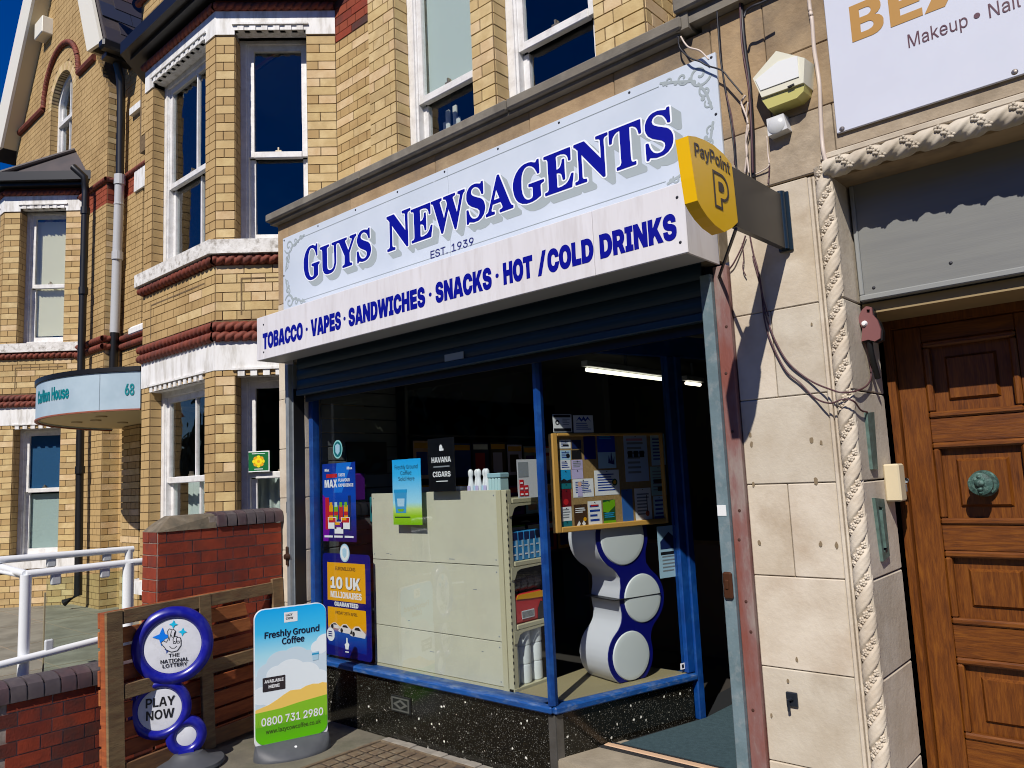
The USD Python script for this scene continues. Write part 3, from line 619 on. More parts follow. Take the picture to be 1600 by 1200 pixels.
capm = trimesh.convex.convex_hull(np.vstack([FW2.P([y0-.005, y0-.005, -.505, -.505], [-.215, .012, .012, -.215], [ZT, ZT, ZT, ZT]), FW2.P([y0+.05, y0+.05, -.505, -.505], [-.19, -.03, -.015, -.2], [ZT+.05, ZT+.05, ZT+.085, ZT+.085]), FW2.P([-.78, -.78, -.505, -.505], [-.15, -.06, -.06, -.14], [ZT+.095]*4)]))
part(tw, 'mortar_capping', capm, M('mossy_mortar', (0.17, 0.135, 0.09), (0.10, 0.085, 0.06), 14, .95, .9, 50, c3=(.28, .24, .18), scale3=9, amount3=.5))
lw = thing('low_garden_wall', 'low red brick garden wall with purple rounded coping at the left', 'wall', (WX, -2.2, 0))
bl = Bricks(lw, RB, None, 7)
part(lw, 'mortar', FW2.box(-2.6, y0-.012, -.207, 0, 0, .503), RMORT)
bl.add(FW2, lay(-2.6, y0-.012, 0, .503, bond='english', L=.2265), proud=.006); bl.build()
ys = np.arange(-2.6, y0-.05, .0835)
part(lw, 'coping_mortar', FW2.box(-2.6, y0-.014, -.2, .004, .504, .575), RMORT)
for k, (a, b) in enumerate(zip(ys, ys[1:])): part(lw, 'coping_brick', bullnose(FW2, a+.005, b-.005, .508, .612, -.225, .02), COPE[random.Random(k).randrange(2)], smooth=35)
# ------------------------------------------------------------------ the shop building
sh = thing('shop_building', 'newsagent shop building with stone front and yellow brick upper floor', 'building', (-3.2, 0, 0))
G = Fr(0, 0, 0)
rst = random.Random(11)
def stone(x0, x1, z0, z1, y0=0.0, y1=.10, mat=None, name='stone', j=.0015):
    part(sh, name, wbox(x0+j, x1-j, y0+rst.uniform(-.0015, .0015), y1, z0+j, z1-j, .0035), mat or rst.choice(STONE))
part(sh, 'stone_core', [wbox(-1.428, -1.0, .012, .40, -.05, 2.76), wbox(-5.0, -4.815, .012, .6, -.05, 3.57), wbox(-5.0, -1.47, .012, .3, 2.50, 3.57), wbox(-1.47, 1.6, .012, .42, 2.80, 3.8), wbox(-4.815, -4.80, .16, .7, -.05, 3.0)], SJOINT)
JZ = [-.05, .43, .795, 1.156, 1.525, 1.876, 2.238, 2.76]
VJ = {1: -1.255, 3: -1.255, 5: -1.235}
for i in range(7):
    a, b = JZ[i], JZ[i+1]
    vj = {0: -1.262, 3: -1.255, 5: -1.262}.get(i)
    xs = [-1.428, vj, -1.062] if vj else [-1.428, -1.062]
    for x0, x1 in zip(xs, xs[1:]): stone(x0, x1, a, b, mat=STONE[(i*2+int(x0 > -1.3)) % 3])
for a, b in zip(JZ, JZ[1:]):   # reveal to the door, left pilaster
    part(sh, 'stone', [Fr(-.966, 0, 90).box(.0, .395, -.06, 0, a+.003, b-.003, .004)], rst.choice(STONE))
    stone(-5.0, -4.862, a, b); part(sh, 'stone', Fr(-4.806, 0, 90).box(.088, .158, -.04, 0, a+.003, b-.003, .004), STONE[2])
# rope pilaster
part(sh, 'fillet', [wbox(-1.060, -1.046, -.010, .05, 0, 2.75, .004), wbox(-1.042, -1.032, -.004, .05, 0, 2.75, .003)], STONE[1])
RX, RR_ = -1.0, .036
part(sh, 'rope_column', rope((RX, .012, -.02), (RX, .012, 2.78), RR_, 2, .232, .34, 40, step=.005, hand=-1, groove=(.42, .72)), STONE[1], smooth=60)
for k in range(25):
    zc = -.02+.116*k
    ms = []
    for q in range(4):
        a = -.95+q*.62; ang = -PI/2+a     # angle seen from above; front is -y
        z = zc+(-a)*-.116/PI*1.0
        c = np.array([RX+.026*math.cos(ang), .012+.026*math.sin(ang), z]); n = np.array([math.cos(ang), math.sin(ang), 0]); tt = np.array([-n[1], n[0], 0])
        for p in range(5):
            s = trimesh.creation.icosphere(1, .0062); s.apply_translation(c+.0082*(math.cos(p*1.257)*tt+math.sin(p*1.257)*np.array([0, 0, 1.0]))); ms.append(s)
        s = trimesh.creation.icosphere(1, .0042); s.apply_translation(c+n*.004); ms.append(s)
    part(sh, 'flower_carving', ms, STONE[1], smooth=True)
# chips and stains in the pier stones
rc = random.Random(21); CHIP = F('stone_chip_dark', 128, 112, 88, .95); CHIP2 = F('stone_chip_pale', 226, 212, 184, .95)
for u, v, r in ((1172, 680, .012), (1174, 694, .012), (1268, 687, .014), (1283, 692, .009), (1177, 757, .011), (1275, 752, .016), (1186, 848, .012), (1282, 850, .011), (1307, 852, .012), (1245, 1031, .010), (1205, 1118, .008), (1231, 1064, .008), (1268, 507, .006), (1175, 925, .008)):
    p_ = G.px(u, v, .003); g_ = Polygon([(p_[0]+r*.8*rc.uniform(.5, 1.1)*math.cos(a)*.6, p_[1]+r*.8*rc.uniform(.6, 1.3)*math.sin(a)) for a in np.linspace(0, 2*PI, 9)[:-1]])
    part(sh, 'chip', G.poly(g_.buffer(.003).buffer(-.001), .0022, .0030), CHIP)
# stone above
for x0, x1, z0, z1, m in ((-1.428, -.94, 2.765, 3.028, 0), (-.94, -.3, 2.83, 3.028, 0), (-.3, .5, 2.83, 3.028, 0), (.5, 1.6, 2.83, 3.028, 0)):
    stone(x0, x1, z0, z1, 0.0, .1, ROUGHST)
for x0, x1, z0, z1, m in ((-1.428, -1.185, 3.028, 3.60, 1), (-1.185, -.60, 3.028, 3.295, 0), (-1.185, -.75, 3.295, 3.60, 0), (-.6, .3, 3.028, 3.295, 1), (-.75, .4, 3.295, 3.6, 1), (.3, 1.6, 3.03, 3.6, 0)):
    stone(x0, x1, z0, z1, 0.0, .1, WSTONE[m])
for i, (x0, x1) in enumerate(zip([-5.0, -4.86, -4.1, -3.25, -2.5, -1.95, -1.43], [-4.86, -4.1, -3.25, -2.5, -1.95, -1.43])): stone(x0, x1, 2.95, 3.565, .0, .1, WSTONE[(i+1) % 2])
for z0, z1 in ((2.62, 2.95), (2.3, 2.62)): stone(-5.0, -4.862, z0, z1)
for x0, x1 in ((-5.05, -3.9), (-3.9, -2.6), (-2.6, -1.53)): part(sh, 'capping_stone', wbox(x0+.002, x1-.002, -.075, .34, 3.585, 3.645, .008), CAPST)
part(sh, 'drip', wbox(-5.03, -1.55, -.045, .1, 3.565, 3.583), CAPST)
part(sh, 'capping_stone', wbox(-1.56, -.85, -.085, .34, 3.66, 3.735, .008), CAPST); part(sh, 'capping_stone', wbox(-.848, 1.6, -.085, .34, 3.66, 3.735, .008), CAPST)
part(sh, 'drip', [wbox(-1.52, 1.6, -.05, .1, 3.60, 3.658), wbox(-1.56, -1.50, -.06, .1, 3.58, 3.66)], CAPST)
# lintel over the door: rope lying flat
part(sh, 'lintel_rope', rope((-.985, -.005, 2.762), (1.6, -.005, 2.762), .040, 2, .23, .24, 36, step=.006, groove=(.35, .75)), STONE[2], smooth=60)
for k in range(11):
    xk = -.90+.116*k; ms = []
    for q in range(3):
        a = -.5+q*.5; c = np.array([xk+a*.04, -.005-.038*math.cos(a), 2.762-.038*math.sin(a)])
        for p in range(5):
            s = trimesh.creation.icosphere(1, .0065); s.apply_translation(c+.0085*np.array([math.cos(p*1.257), 0, math.sin(p*1.257)])); ms.append(s)
    part(sh, 'flower_carving', ms, STONE[2], smooth=True)
part(sh, 'lintel_fillet', [wbox(-1.0, 1.6, -.012, .1, 2.803, 2.828, .004)], STONE[2])
part(sh, 'lintel_soffit', wbox(-.966, 1.6, .02, .40, 2.728, 2.80), WSTONE[1])
# upper brick wall with two sash windows
UW = Fr(0, .17, 0); hs = [(-3.787, -3.066, 3.4, 5.6), (-2.88, -2.157, 3.4, 5.6)]
part(sh, 'upper_wall', [UW.poly(sbox(-4.07, 3.3, -1.845, 6.0).difference(unary_union([sbox(h[0], h[2], h[1], h[3]) for h in hs])), -.25, 0), wbox(-1.86, -1.845, .171, 1.0, 3.3, 6), wbox(-4.07, -4.06, .171, .62, 3.3, 6), wbox(-1.86, 1.6, .62, .8, 3.3, 6)], YMORT)
bS = Bricks(sh, YB, YISL, 9)
bS.add(UW, lay(-4.07, -1.845, 3.55, 5.9, hs))
for x in (-3.787, -2.88): bS.add(Fr(x, .17, 90), lay(0, .115, 3.55, 5.6), proud=.004)
bS.add(Fr(-1.845, .17, 90), lay(0, .45, 3.55, 5.9)); bS.add(Fr(0, .62, 0), lay(-1.845, -.9, 3.55, 5.9))
bS.build()
for h in hs: w = sash(sh, UW, h[0], h[1], 3.42, 5.55, 4.155, -.115)
blm = F('stacked_blind', 205, 205, 198, .7)
part(sh, 'stacked_blind', [UW.box(-3.69+i*.05, -3.652+i*.05, -.28-.02*(i % 2), -.26-.02*(i % 2), 3.4, 3.98+.12*[0, .6, 1.1, 1.3, .4][i], .006) for i in range(5)], blm)
part(sh, 'roller_blind', UW.box(-3.70, -3.15, -.21, -.205, 4.22, 5.5), F('pale_green_blind', 190, 198, 190, .8))
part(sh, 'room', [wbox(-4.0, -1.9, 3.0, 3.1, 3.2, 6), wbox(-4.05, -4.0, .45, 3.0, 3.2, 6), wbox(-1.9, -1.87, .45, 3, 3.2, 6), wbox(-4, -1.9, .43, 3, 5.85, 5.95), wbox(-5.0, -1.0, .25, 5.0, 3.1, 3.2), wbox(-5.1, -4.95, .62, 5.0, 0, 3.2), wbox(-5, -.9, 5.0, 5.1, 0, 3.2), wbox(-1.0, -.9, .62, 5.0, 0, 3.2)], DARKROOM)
bp = pipe_thing('short black pipe standing on the capping above the shop sign', [([(-1.60, .40, 3.6), (-1.60, .40, 5.5)], .05, BLACK, 'pipe')])

# ------------------------------------------------------------------ main sign
SG = Fr(0, -.018, 0)
sg = thing('shop_sign', 'large white shop sign with blue serif lettering and grey shadow', 'sign', (-3.15, 0, 3.15))
SIGNW = M('sign_white', lin(202, 211, 222), lin(192, 202, 214), 2.0, .35)
def quad(fr, c): return Polygon([fr.px(*q) for q in c])
sx0, sx1, szb, szt = -4.90, -1.402, 2.868, 3.435
for a, b in ((sx0, -3.128), (-3.126, sx1)): part(sg, 'panel', SG.box(a, b, -.016, 0, szb, szt, .002), SIGNW)
GREYL = F('sign_grey', 158, 168, 170, .4); NAVY = M('sign_navy', lin(9, 10, 138), rough=.35); OUTW = F('sign_outline_white', 236, 240, 246, .4)
def word(txt, s0, s1, z0, h):
    g = fit(tpoly(txt, 'serif', 0, track=.01), s0, z0, s1-s0, h).buffer(.0042)
    sh_ = unary_union([affinity.translate(g.buffer(.006), k*.0036, -k*.0034) for k in range(0, 15)])
    return g, g.buffer(.0085), sh_
ws = [word('G', -4.622, -4.435, 3.055, .232), word('UYS', -4.42, -3.862, 3.055, .195), word('N', -3.690, -3.468, 3.055, .222), word('EWSAGENTS', -3.455, -1.640, 3.055, .205)]
for wa in (ws[:2], ws[2:]):
    shad = unary_union([w[2] for w in wa]); outl = unary_union([w[1] for w in wa])
    decal(sg, SG, shad.simplify(.0008), .0003, GREYL, 'letter_shadow', th=.0005)
    decal(sg, SG, outl.simplify(.0006), .0010, OUTW, 'letter_outline', th=.0008)
for w in ws:
    for q in sorted(getattr(w[0], 'geoms', [w[0]]), key=lambda q: q.bounds[0]): decal(sg, SG, q.simplify(.0005), .0024, NAVY, 'letter')
decal(sg, SG, fit(tpoly('EST. 1939', 'sans', 500, track=.03), -3.296, 2.918, .362, .046), .0006, F('est_navy', 40, 44, 110, .4))
# border line and corner scrolls
bl_ = [sbox(sx0+.27, szt-.052, -3.25, szt-.0495), sbox(-3.24, szt-.052, sx1-.29, szt-.0495), sbox(sx0+.27, szb+.052, sx1-.29, szb+.0545)]
for s0_, sgn in ((sx0+.03, 1), (sx1-.03, -1)):
    for z_, sz in ((szt-.035, -1), (szb+.035, 1)):
        def sp(cx, cz, r, t0, t1, w):
            cx, cz, r, w = cx*1.5, cz*1.3, r*1.4, w*1.6
            return LineString([(s0_+sgn*(cx+r*k/30*math.cos(t0+(t1-t0)*k/30)), z_+sz*(cz+r*k/30*math.sin(t0+(t1-t0)*k/30))) for k in range(4, 31)]).buffer(w)
        bl_ += [sp(.035, .03, .042, 0, 9, .0035), sp(.09, .018, .026, 2, 9, .003), sp(.02, .095, .026, 0, -8, .003), sp(.135, .010, .016, 1, 7, .0025), sp(.012, .145, .016, 0, -7, .0025)]
        bl_ += [LineString([(s0_+sgn*.08, z_+sz*.06), (s0_+sgn*.15, z_+sz*.035), (s0_+sgn*.25, z_+sz*.004)]).buffer(.006), LineString([(s0_+sgn*.06, z_+sz*.08), (s0_+sgn*.025, z_+sz*.14), (s0_+sgn*.006, z_+sz*.215)]).buffer(.006)]
        bl_ += [Point(s0_+sgn*a*1.5, z_+sz*b*1.3).buffer(.011) for a, b in ((.055, .05), (.115, .025), (.03, .12), (.155, .01))]
decal(sg, SG, unary_union(bl_), .0005, GREYL, 'scroll_border')
RIV = F('rivet', 60, 60, 66, .4, metal=.6)
def rivet(t, fr, s, z, d=0.0, r=.007, m=RIV): part(t, 'rivet', lathe([(0, .004), (r*.7, .003), (r, 0)], fr.P(s, d, z), [*fr.ed, 0], 10), m)
for s in np.linspace(sx0+.02, sx1-.02, 9): rivet(sg, SG, s, szt-.018); rivet(sg, SG, s, szb+.018)
for s in (sx0+.012, sx1-.02): rivet(sg, SG, s, 3.15)

# ------------------------------------------------------------------ shutter housing with the second line of text
sb = thing('shutter_box', 'white shutter housing with blue words from tobacco to drinks', 'sign', (-3.14, -.28, 2.48))
BX0, BX1, BZ0, BZ1 = -4.82, -1.468, 2.482, 2.785
BOXW = M('shutter_box_white', (0.72, 0.71, 0.735), (0.66, 0.645, 0.66), 3, .4, c3=(.50, .46, .45), scale3=7, amount3=.4, stretch=(2.5, 2.5, .35))
BF = Fr(0, -.28, 0)
for a, b in ((BX0, -4.735), (-4.733, -1.936), (-1.934, BX1)): part(sb, 'front_panel', BF.box(a, b, -.012, 0, BZ0, BZ1, .003), BOXW)
part(sb, 'top_panel', wbox(BX0, BX1, -.267, -.019, BZ1-.01, BZ1), BOXW)
parts(sb, 'end_panel', [wbox(BX1-.012, BX1-.001, -.267, 0, BZ0, BZ1-.011), wbox(BX0+.001, BX0+.012, -.267, 0, BZ0, BZ1-.011)], BOXW)
part(sb, 'bottom_panel', wbox(BX0+.013, BX1-.013, -.266, -.095, BZ0+.002, BZ0+.012), F('box_underside', 150, 152, 156, .5))
part(sb, 'inner_back', wbox(BX0+.1, BX1-.1, .04, .06, 2.2, 2.75), BLACK)
xs_ = {'TOBACCO': (411, 473), 'VAPES': (486, 532.5), 'SANDWICHES': (545, 664), 'SNACKS': (681, 768), 'HOT': (787, 832), 'COLD': (856, 927), 'DRINKS': (938, 1057)}
LZ = 2.553
for wd_, (ua, ub) in xs_.items():
    v = lambda u: 530-(u-411)*.263
    s0, s1 = BF.px(ua, v(ua))[0], BF.px(ub, v(ub))[0]
    decal(sb, BF, fit(tpoly(wd_, 'sans', 900, track=.012), s0, LZ, s1-s0, .108).buffer(.0016, join_style=2), .0004, NAVY)
for u in (479.5, 538.5, 672.5, 777): s = BF.px(u, 530-(u-411)*.263)[0]; decal(sb, BF, Point(s, LZ+.055).buffer(.011), .0004, NAVY, 'dot')
s0, s1 = BF.px(840, 417)[0], BF.px(853, 413)[0]
decal(sb, BF, Polygon([(s0, LZ-.005), (s0+.022, LZ-.005), (s1+.004, LZ+.115), (s1-.018, LZ+.115)]), .0004, NAVY, 'slash')
for s in (BX0+.09, -1.50): rivet(sb, BF, s, BZ1-.06); rivet(sb, BF, s, BZ0+.05)
# shutter curtain rolled up behind it
su = thing('roller_shutter', 'dark teal roller shutter pulled up under the housing', 'shutter', (-3.1, .02, 2.3))
SHUT = F('shutter_teal', 14, 44, 60, .45)
for k in range(6):
    z = 2.285+k*.075; a = np.linspace(-1.0, 1.0, 7)
    prof = [(.012*math.cos(q*1.2), z+.037+.036*q) for q in a]
    g = Polygon([(-.0, z), *prof, (-.0, z+.074)])
    m = trimesh.creation.extrude_polygon(Polygon([(p[0], p[1]) for p in g.exterior.coords[:-1]]), 3.2, engine='earcut'); v = np.asarray(m.vertices); m.vertices = np.stack([-4.76+v[:, 2], .02-v[:, 0]-.012, v[:, 1]], -1); m.fix_normals()
    part(su, 'slat', m, SHUT)
part(su, 'bottom_rail', wbox(-4.76, -1.56, -.012, .03, 2.245, 2.284, .004), F('shutter_rail', 40, 62, 76, .4, metal=.3))
part(su, 'maker_plate', Fr(0, -.006, 0).box(-3.215, -3.06, 0, .004, 2.285, 2.325), F('plate_grey', 150, 160, 160, .4))
GALV = M('galvanised_rail', (0.30, 0.33, 0.35), (0.22, 0.25, 0.275), 14, .45, .2, 60, metal=.3)
gl = solo('shutter_guide', [wbox(-4.858, -4.822, -.035, .03, 0, 2.48, .003), wbox(-4.822, -4.812, -.0, .085, 0, 2.48)], GALV, 'grey metal shutter guide rail on the left pilaster', 'shutter rail')
solo('guide_slot', wbox(-4.8115, -4.8055, .0, .086, 0, 2.3), BLACK, 'black slot beside the left shutter guide', 'shutter slot')
gr = thing('shutter_guide', 'teal grey metal shutter guide at the right of the shop door', 'shutter rail', (-1.51, 0, 0))
part(gr, 'rail', wbox(-1.548, -1.496, -.045, .05, 0, 2.44, .004), M('teal_guide', (0.155, 0.22, 0.245), (0.115, 0.17, 0.19), 9, .5, .3, 70, c3=(.30, .32, .32), scale3=20, amount3=.5))
part(gr, 'lock', [wbox(-1.54, -1.50, -.062, -.04, 1.06, 1.17, .012), wbox(-1.528, -1.512, -.068, -.05, 1.10, 1.14, .004)], F('lock_bronze', 96, 60, 40, .4, metal=.6))
part(gr, 'sticker', wbox(-1.545, -1.505, -.047, -.0455, 1.40, 1.445), F('sticker_white', 220, 222, 222))
tb = thing('timber_batten', 'weathered red and mauve painted timber batten beside the pier', 'batten', (-1.46, 0, 0))
part(tb, 'board', wbox(-1.495, -1.430, -.022, .05, 0, 2.47, .004), M('worn_red_paint', (0.20, 0.062, 0.045), (0.23, 0.155, 0.15), 9, .6, .6, 50, c3=(.30, .26, .22), scale3=9, amount3=.75, stretch=(1, 1, .3)))
for z in (.25, .62, .93, 1.05, 1.3, 1.42, 1.75, 2.0, 2.2): part(tb, 'screw', lathe([(0, .003), (.006, .002), (.007, 0)], (-1.46+.012*math.sin(z*9), -.022, z), (0, -1, 0), 8), F('screw_rust', 70, 40, 30, .6))
solo('door_bolt_plate', [wbox(-1.33, -1.285, -.012, 0, .655, .71, .003), tube([(-1.318, -.02, .64), (-1.318, -.02, .68), (-1.30, -.02, .69)], .006)], F('bolt_iron', 50, 56, 66, .4, metal=.6), 'small dark iron bolt plate low on the stone pier', 'bolt')
solo('lock_plate', [Fr(0, 0, 0).box(-4.895, -4.862, 0, .016, 1.42, 1.50, .003)], F('lock_plate_grey', 96, 98, 100, .4, metal=.5), 'small grey metal plate on the left pilaster', 'plate')
solo('shutter_lock', [lathe([(0, .03), (.018, .026), (.024, .008), (.026, 0)], (-4.84, -.036, 1.12), (0, -1, 0), 14), wbox(-4.853, -4.829, -.05, -.036, 1.06, 1.19, .006)], F('lock_brown', 70, 48, 36, .5, metal=.5), 'brown shutter lock on the left guide rail', 'lock')

# ------------------------------------------------------------------ shop front
sf = thing('shop_window', 'blue framed shop window over a black speckled stall riser', 'shop window', (-3.6, .16, 0))
BLUE = M('blue_frame_paint', (0.002, 0.048, 0.24), (0.002, 0.032, 0.165), 9, .4, .2, 40, c3=(.02, .11, .34), scale3=12, amount3=.4)
BLUEW = M('worn_blue_sill', (0.003, 0.07, 0.28), (0.006, 0.05, 0.20), 14, .5, .4, 40, c3=(.16, .22, .30), scale3=16, amount3=.6, stretch=(.5, 1, 2.5))
def granite():
    n = {'g': ('geometry', {}), 'n': ('noise_texture', {'scale': 75.0, 'detail': 6.0, 'roughness': .7}), 'rn': ('rgb_ramp', {'ramp': [(.35, (.0025, .0025, .0025)), (.55, (.008, .0075, .005)), (.66, (.018, .014, .008)), (.76, (.05, .042, .024))]}),
         'n2': ('noise_texture', {'scale': 2.2, 'detail': 4.0}), 'r2': ('rgb_ramp', {'ramp': [(.35, (.006, .0, .0)), (.5, (.012, .006, .0)), (.65, (.003, .008, .001))]}), 'a2': ('mix', {'mix_type': 'add', 'fac': 1.0}), 'p': ('principled_bsdf', {'roughness': .14})}
    l = [('g.position', 'n.vector'), ('n.fac', 'rn.fac'), ('g.position', 'n2.vector'), ('n2.fac', 'r2.fac'), ('rn.color', 'a2.color1'), ('r2.color', 'a2.color2')]; last = 'a2.color'
    for k, (sc, lim, d0, d1, c) in enumerate(((28.0, .86, .14, .22, .85), (58.0, .87, .14, .24, .5), (115.0, .86, .15, .28, .16))):
        n.update({f'nd{k}': ('noise_texture', {'scale': sc*1.7, 'detail': 2.0}), f'vm{k}': ('vector_math', {'math_type': 'multiply_add', 'vector2': (.012*30/sc,)*3}), f'v{k}': ('voronoi_texture', {'scale': sc, 'feature': 'f1'}), f'r{k}': ('rgb_ramp', {'ramp': [(0.0, (c, c, c*.94)), (d0, (c*.8, c*.8, c*.72)), (d1, (0, 0, 0))]}), f'w{k}': ('white_noise_texture', {}), f'gt{k}': ('math', {'math_type': 'greater_than', 'value2': lim}), f'mu{k}': ('mix', {'mix_type': 'multiply', 'fac': 1.0}), f'ad{k}': ('mix', {'mix_type': 'add', 'fac': 1.0})})
        l += [('g.position', f'nd{k}.vector'), (f'nd{k}.color', f'vm{k}.vector1'), ('g.position', f'vm{k}.vector3'), (f'vm{k}.vector', f'v{k}.vector'), (f'v{k}.distance', f'r{k}.fac'), (f'v{k}.position', f'w{k}.vector'), (f'w{k}.value', f'gt{k}.value1'), (f'gt{k}.value', f'mu{k}.color2'), (f'r{k}.color', f'mu{k}.color1'), (last, f'ad{k}.color1'), (f'mu{k}.color', f'ad{k}.color2')]; last = f'ad{k}.color'
    return usdkit.material(stage, '/World/Looks/speckled_black_granite', n, l+[(last, 'p.base_color')], surface='p.BSDF')
GRAN = granite()
C0 = np.array([-2.650, .16]); C1 = np.array([-2.372, 1.13]); RLEN = float(np.linalg.norm(C1-C0)); RANG = math.degrees(math.atan2(*(C1-C0)[::-1]))
RW = Fr(*C0, RANG)          # the splayed return window: s runs inwards, d towards the lobby
part(sf, 'stall_riser', [wbox(-4.80, -2.702, .162, .30, -.02, .362)], GRAN)
part(sf, 'return_stall_riser', RW.box(.045, RLEN-.02, -.14, -.002, -.02, .362), GRAN)
STEEL = M('dull_steel_trim', (0.16, 0.155, 0.145), (0.12, 0.115, 0.105), 12, .35, metal=.6)
part(sf, 'corner_trim', [wbox(-2.70, -2.652, .155, .25, -.02, .36, .002), RW.box(.0, .043, -.1, .003, .14, .36)], STEEL)
part(sf, 'sill', [wbox(-4.80, -2.655, .125, .26, .370, .408, .008)], BLUEW); part(sf, 'return_sill', [RW.box(-.02, RLEN, -.1, .028, .370, .408, .008)], BLUEW)
part(sf, 'frame', [wbox(-4.803, -4.755, .118, .18, .413, 2.42, .005)], BLUE, label='left blue window post')
part(sf, 'corner_post', [trimesh.convex.convex_hull(np.vstack([[(x, y, z) for x, y in ((-2.678, .135), (-2.652, .130), (-2.640, .150), (-2.646, .18), (-2.678, .172))] for z in (.413, 2.45)]))], BLUE)
part(sf, 'head', [wbox(-4.748, -2.69, .13, .18, 2.31, 2.43), RW.box(.03, RLEN+.6, -.05, .0, 2.30, 2.43)], BLUE)
part(sf, 'door_post', [RW.box(RLEN-.055, RLEN-.0, -.05, .006, .413, 2.3, .004), RW.box(RLEN+.001, RLEN+.055, -.09, .02, .14, 2.3, .006)], BLUE)
part(sf, 'pane', wbox(-4.748, -2.675, .160, .166, .408, 2.31), SHOPGLASS)
part(sf, 'return_pane', RW.box(.01, RLEN-.055, -.028, -.022, .412, 2.3), SHOPGLASS)
vg = part(sf, 'vent_grille', Fr(0, .160, 0).box(-3.985, -3.80, 0, .006, .175, .275, .002), F('vent_dark', 44, 46, 46, .4, metal=.5))
vf = Fr(0, .154, 0); e = unary_union([sbox(-3.975, .185, -3.81, .265).difference(sbox(-3.965, .193, -3.82, .257)), Polygon([(-3.96, .225), (-3.892, .255), (-3.825, .225), (-3.892, .195)]).difference(Polygon([(-3.93, .225), (-3.892, .242), (-3.855, .225), (-3.892, .208)]))])
part(vg, 'vent_pattern', vf.poly(e, 0, .004), F('vent_light', 110, 112, 108, .4, metal=.5))
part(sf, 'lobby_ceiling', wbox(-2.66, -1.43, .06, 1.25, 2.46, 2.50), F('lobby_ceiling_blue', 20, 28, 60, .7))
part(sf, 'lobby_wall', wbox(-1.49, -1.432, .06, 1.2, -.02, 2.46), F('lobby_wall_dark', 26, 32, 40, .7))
# lobby floor, mat and threshold
lb = thing('lobby_step', 'concrete doorstep of the shop with dark teal mat and pale threshold strip', 'step', (-2.0, .5, 0))
part(lb, 'step_stone', plan([(-2.66, .163), (-1.5, .10), (-1.5, .60), (-2.53, .60)], -.02, .145), M('pale_step', (0.36, 0.31, 0.23), (0.26, 0.22, 0.16), 6, .9, .6, 60))
part(lb, 'floor', plan([(-2.52, .601), (-1.5, .601), (-1.5, 2.6), (-2.52, 2.6)], -.02, .140), F('lobby_floor', 20, 24, 28, .8))
part(lb, 'mat', plan([(-2.50, .52), (-1.5, .52), (-1.5, 2.2), (-2.3, 2.2), (-2.33, 1.15)], .1455, .154), M('teal_mat', (0.022, 0.05, 0.062), (0.034, 0.07, 0.085), 40, .95, .8, 150))
part(lb, 'threshold_rubber', wbox(-2.62, -1.5, .42, .519, .1455, .151), F('rubber_dark', 34, 34, 36, .8))
part(lb, 'threshold_strip', wbox(-2.56, -1.5, .445, .485, .1512, .157, .002), F('threshold_wood', 206, 172, 140, .6))
# ------------------------------------------------------------------ print on flat things
class Card:
    """a printed sheet: fractions (x to the right, y up) of the rectangle s0..s1, z0..z1 of frame fr at depth d"""
    def __init__(c, t, fr, s0, s1, z0, z1, d, mat, th=.002, corner=0.0, name='sheet', grad=None):
        c.t, c.fr, c.s0, c.z0, c.w, c.h, c.d, c.k = t, fr, s0, z0, s1-s0, z1-z0, d+th, 0
        g = sbox(s0, z0, s1, z1)
        if corner: g = g.buffer(-corner).buffer(corner, quad_segs=8)
        c.g = g; part(t, name, fr.poly(g, d, d+th), mat)
    def X(c, pts): return [(c.s0+x*c.w, c.z0+y*c.h) for x, y in pts]
    def poly(c, pts, mat, name='print', layer=1, sm=0):
        g = pts if isinstance(pts, (Polygon, MultiPolygon)) else Polygon(c.X(pts))
        if sm: g = g.buffer(sm).buffer(-2*sm).buffer(sm)
        g = g.buffer(0).intersection(c.g)
        if g.is_empty: return
        part(c.t, name, c.fr.poly(g, c.d+.0003*layer, c.d+.0003*layer+.0002), mat)
    def rect(c, x0, y0, x1, y1, mat, name='print', layer=1): c.poly([(x0, y0), (x1, y0), (x1, y1), (x0, y1)], mat, name, layer)
    def text(c, s, x0, x1, y, h, mat, kind='sans', weight=700, layer=3, bold=0, **k):
        g = fit(tpoly(s, kind, weight, **k), c.s0+x0*c.w, c.z0+y*c.h, (x1-x0)*c.w, h*c.h).buffer(bold)
        part(c.t, 'lettering', c.fr.poly(g.simplify(.0002), c.d+.0003*layer, c.d+.0003*layer+.0002), mat)
    def lines(c, x0, x1, y0, y1, n, mat, fill=.35, seed=1, layer=2):
        r = random.Random(seed); st = (y1-y0)/n
        g = unary_union([Polygon(c.X([(x0, y1-(i+fill)*st), (x0+(x1-x0)*r.uniform(.6, 1), y1-(i+fill)*st), (x0+(x1-x0)*r.uniform(.6, 1), y1-i*st), (x0, y1-i*st)])).envelope for i in range(n)])
        part(c.t, 'text_lines', c.fr.poly(g, c.d+.0003*layer, c.d+.0003*layer+.0002), mat)
    def disc(c, x, y, r, mat, name='print', layer=2, sx=1.0):
        c.poly(affinity.scale(Point(c.s0+x*c.w, c.z0+y*c.h).buffer(r*c.w, quad_segs=12), sx, 1), mat, name, layer)

def gradz(name, stops, z0, z1, rough=.35):
    """colour printed in bands up a sheet from z0 to z1"""
    n = {'g': ('geometry', {}), 's': ('separate_xyz', {}), 'm': ('map_range', {'from_min': z0, 'from_max': z1, 'to_min': 0.0, 'to_max': 1.0}), 'r': ('rgb_ramp', {'ramp': stops}), 'p': ('principled_bsdf', {'roughness': rough})}
    return usdkit.material(stage, '/World/Looks/'+name, n, [('g.position', 's.vector'), ('s.z', 'm.value'), ('m.result', 'r.fac'), ('r.color', 'p.base_color')], surface='p.BSDF')

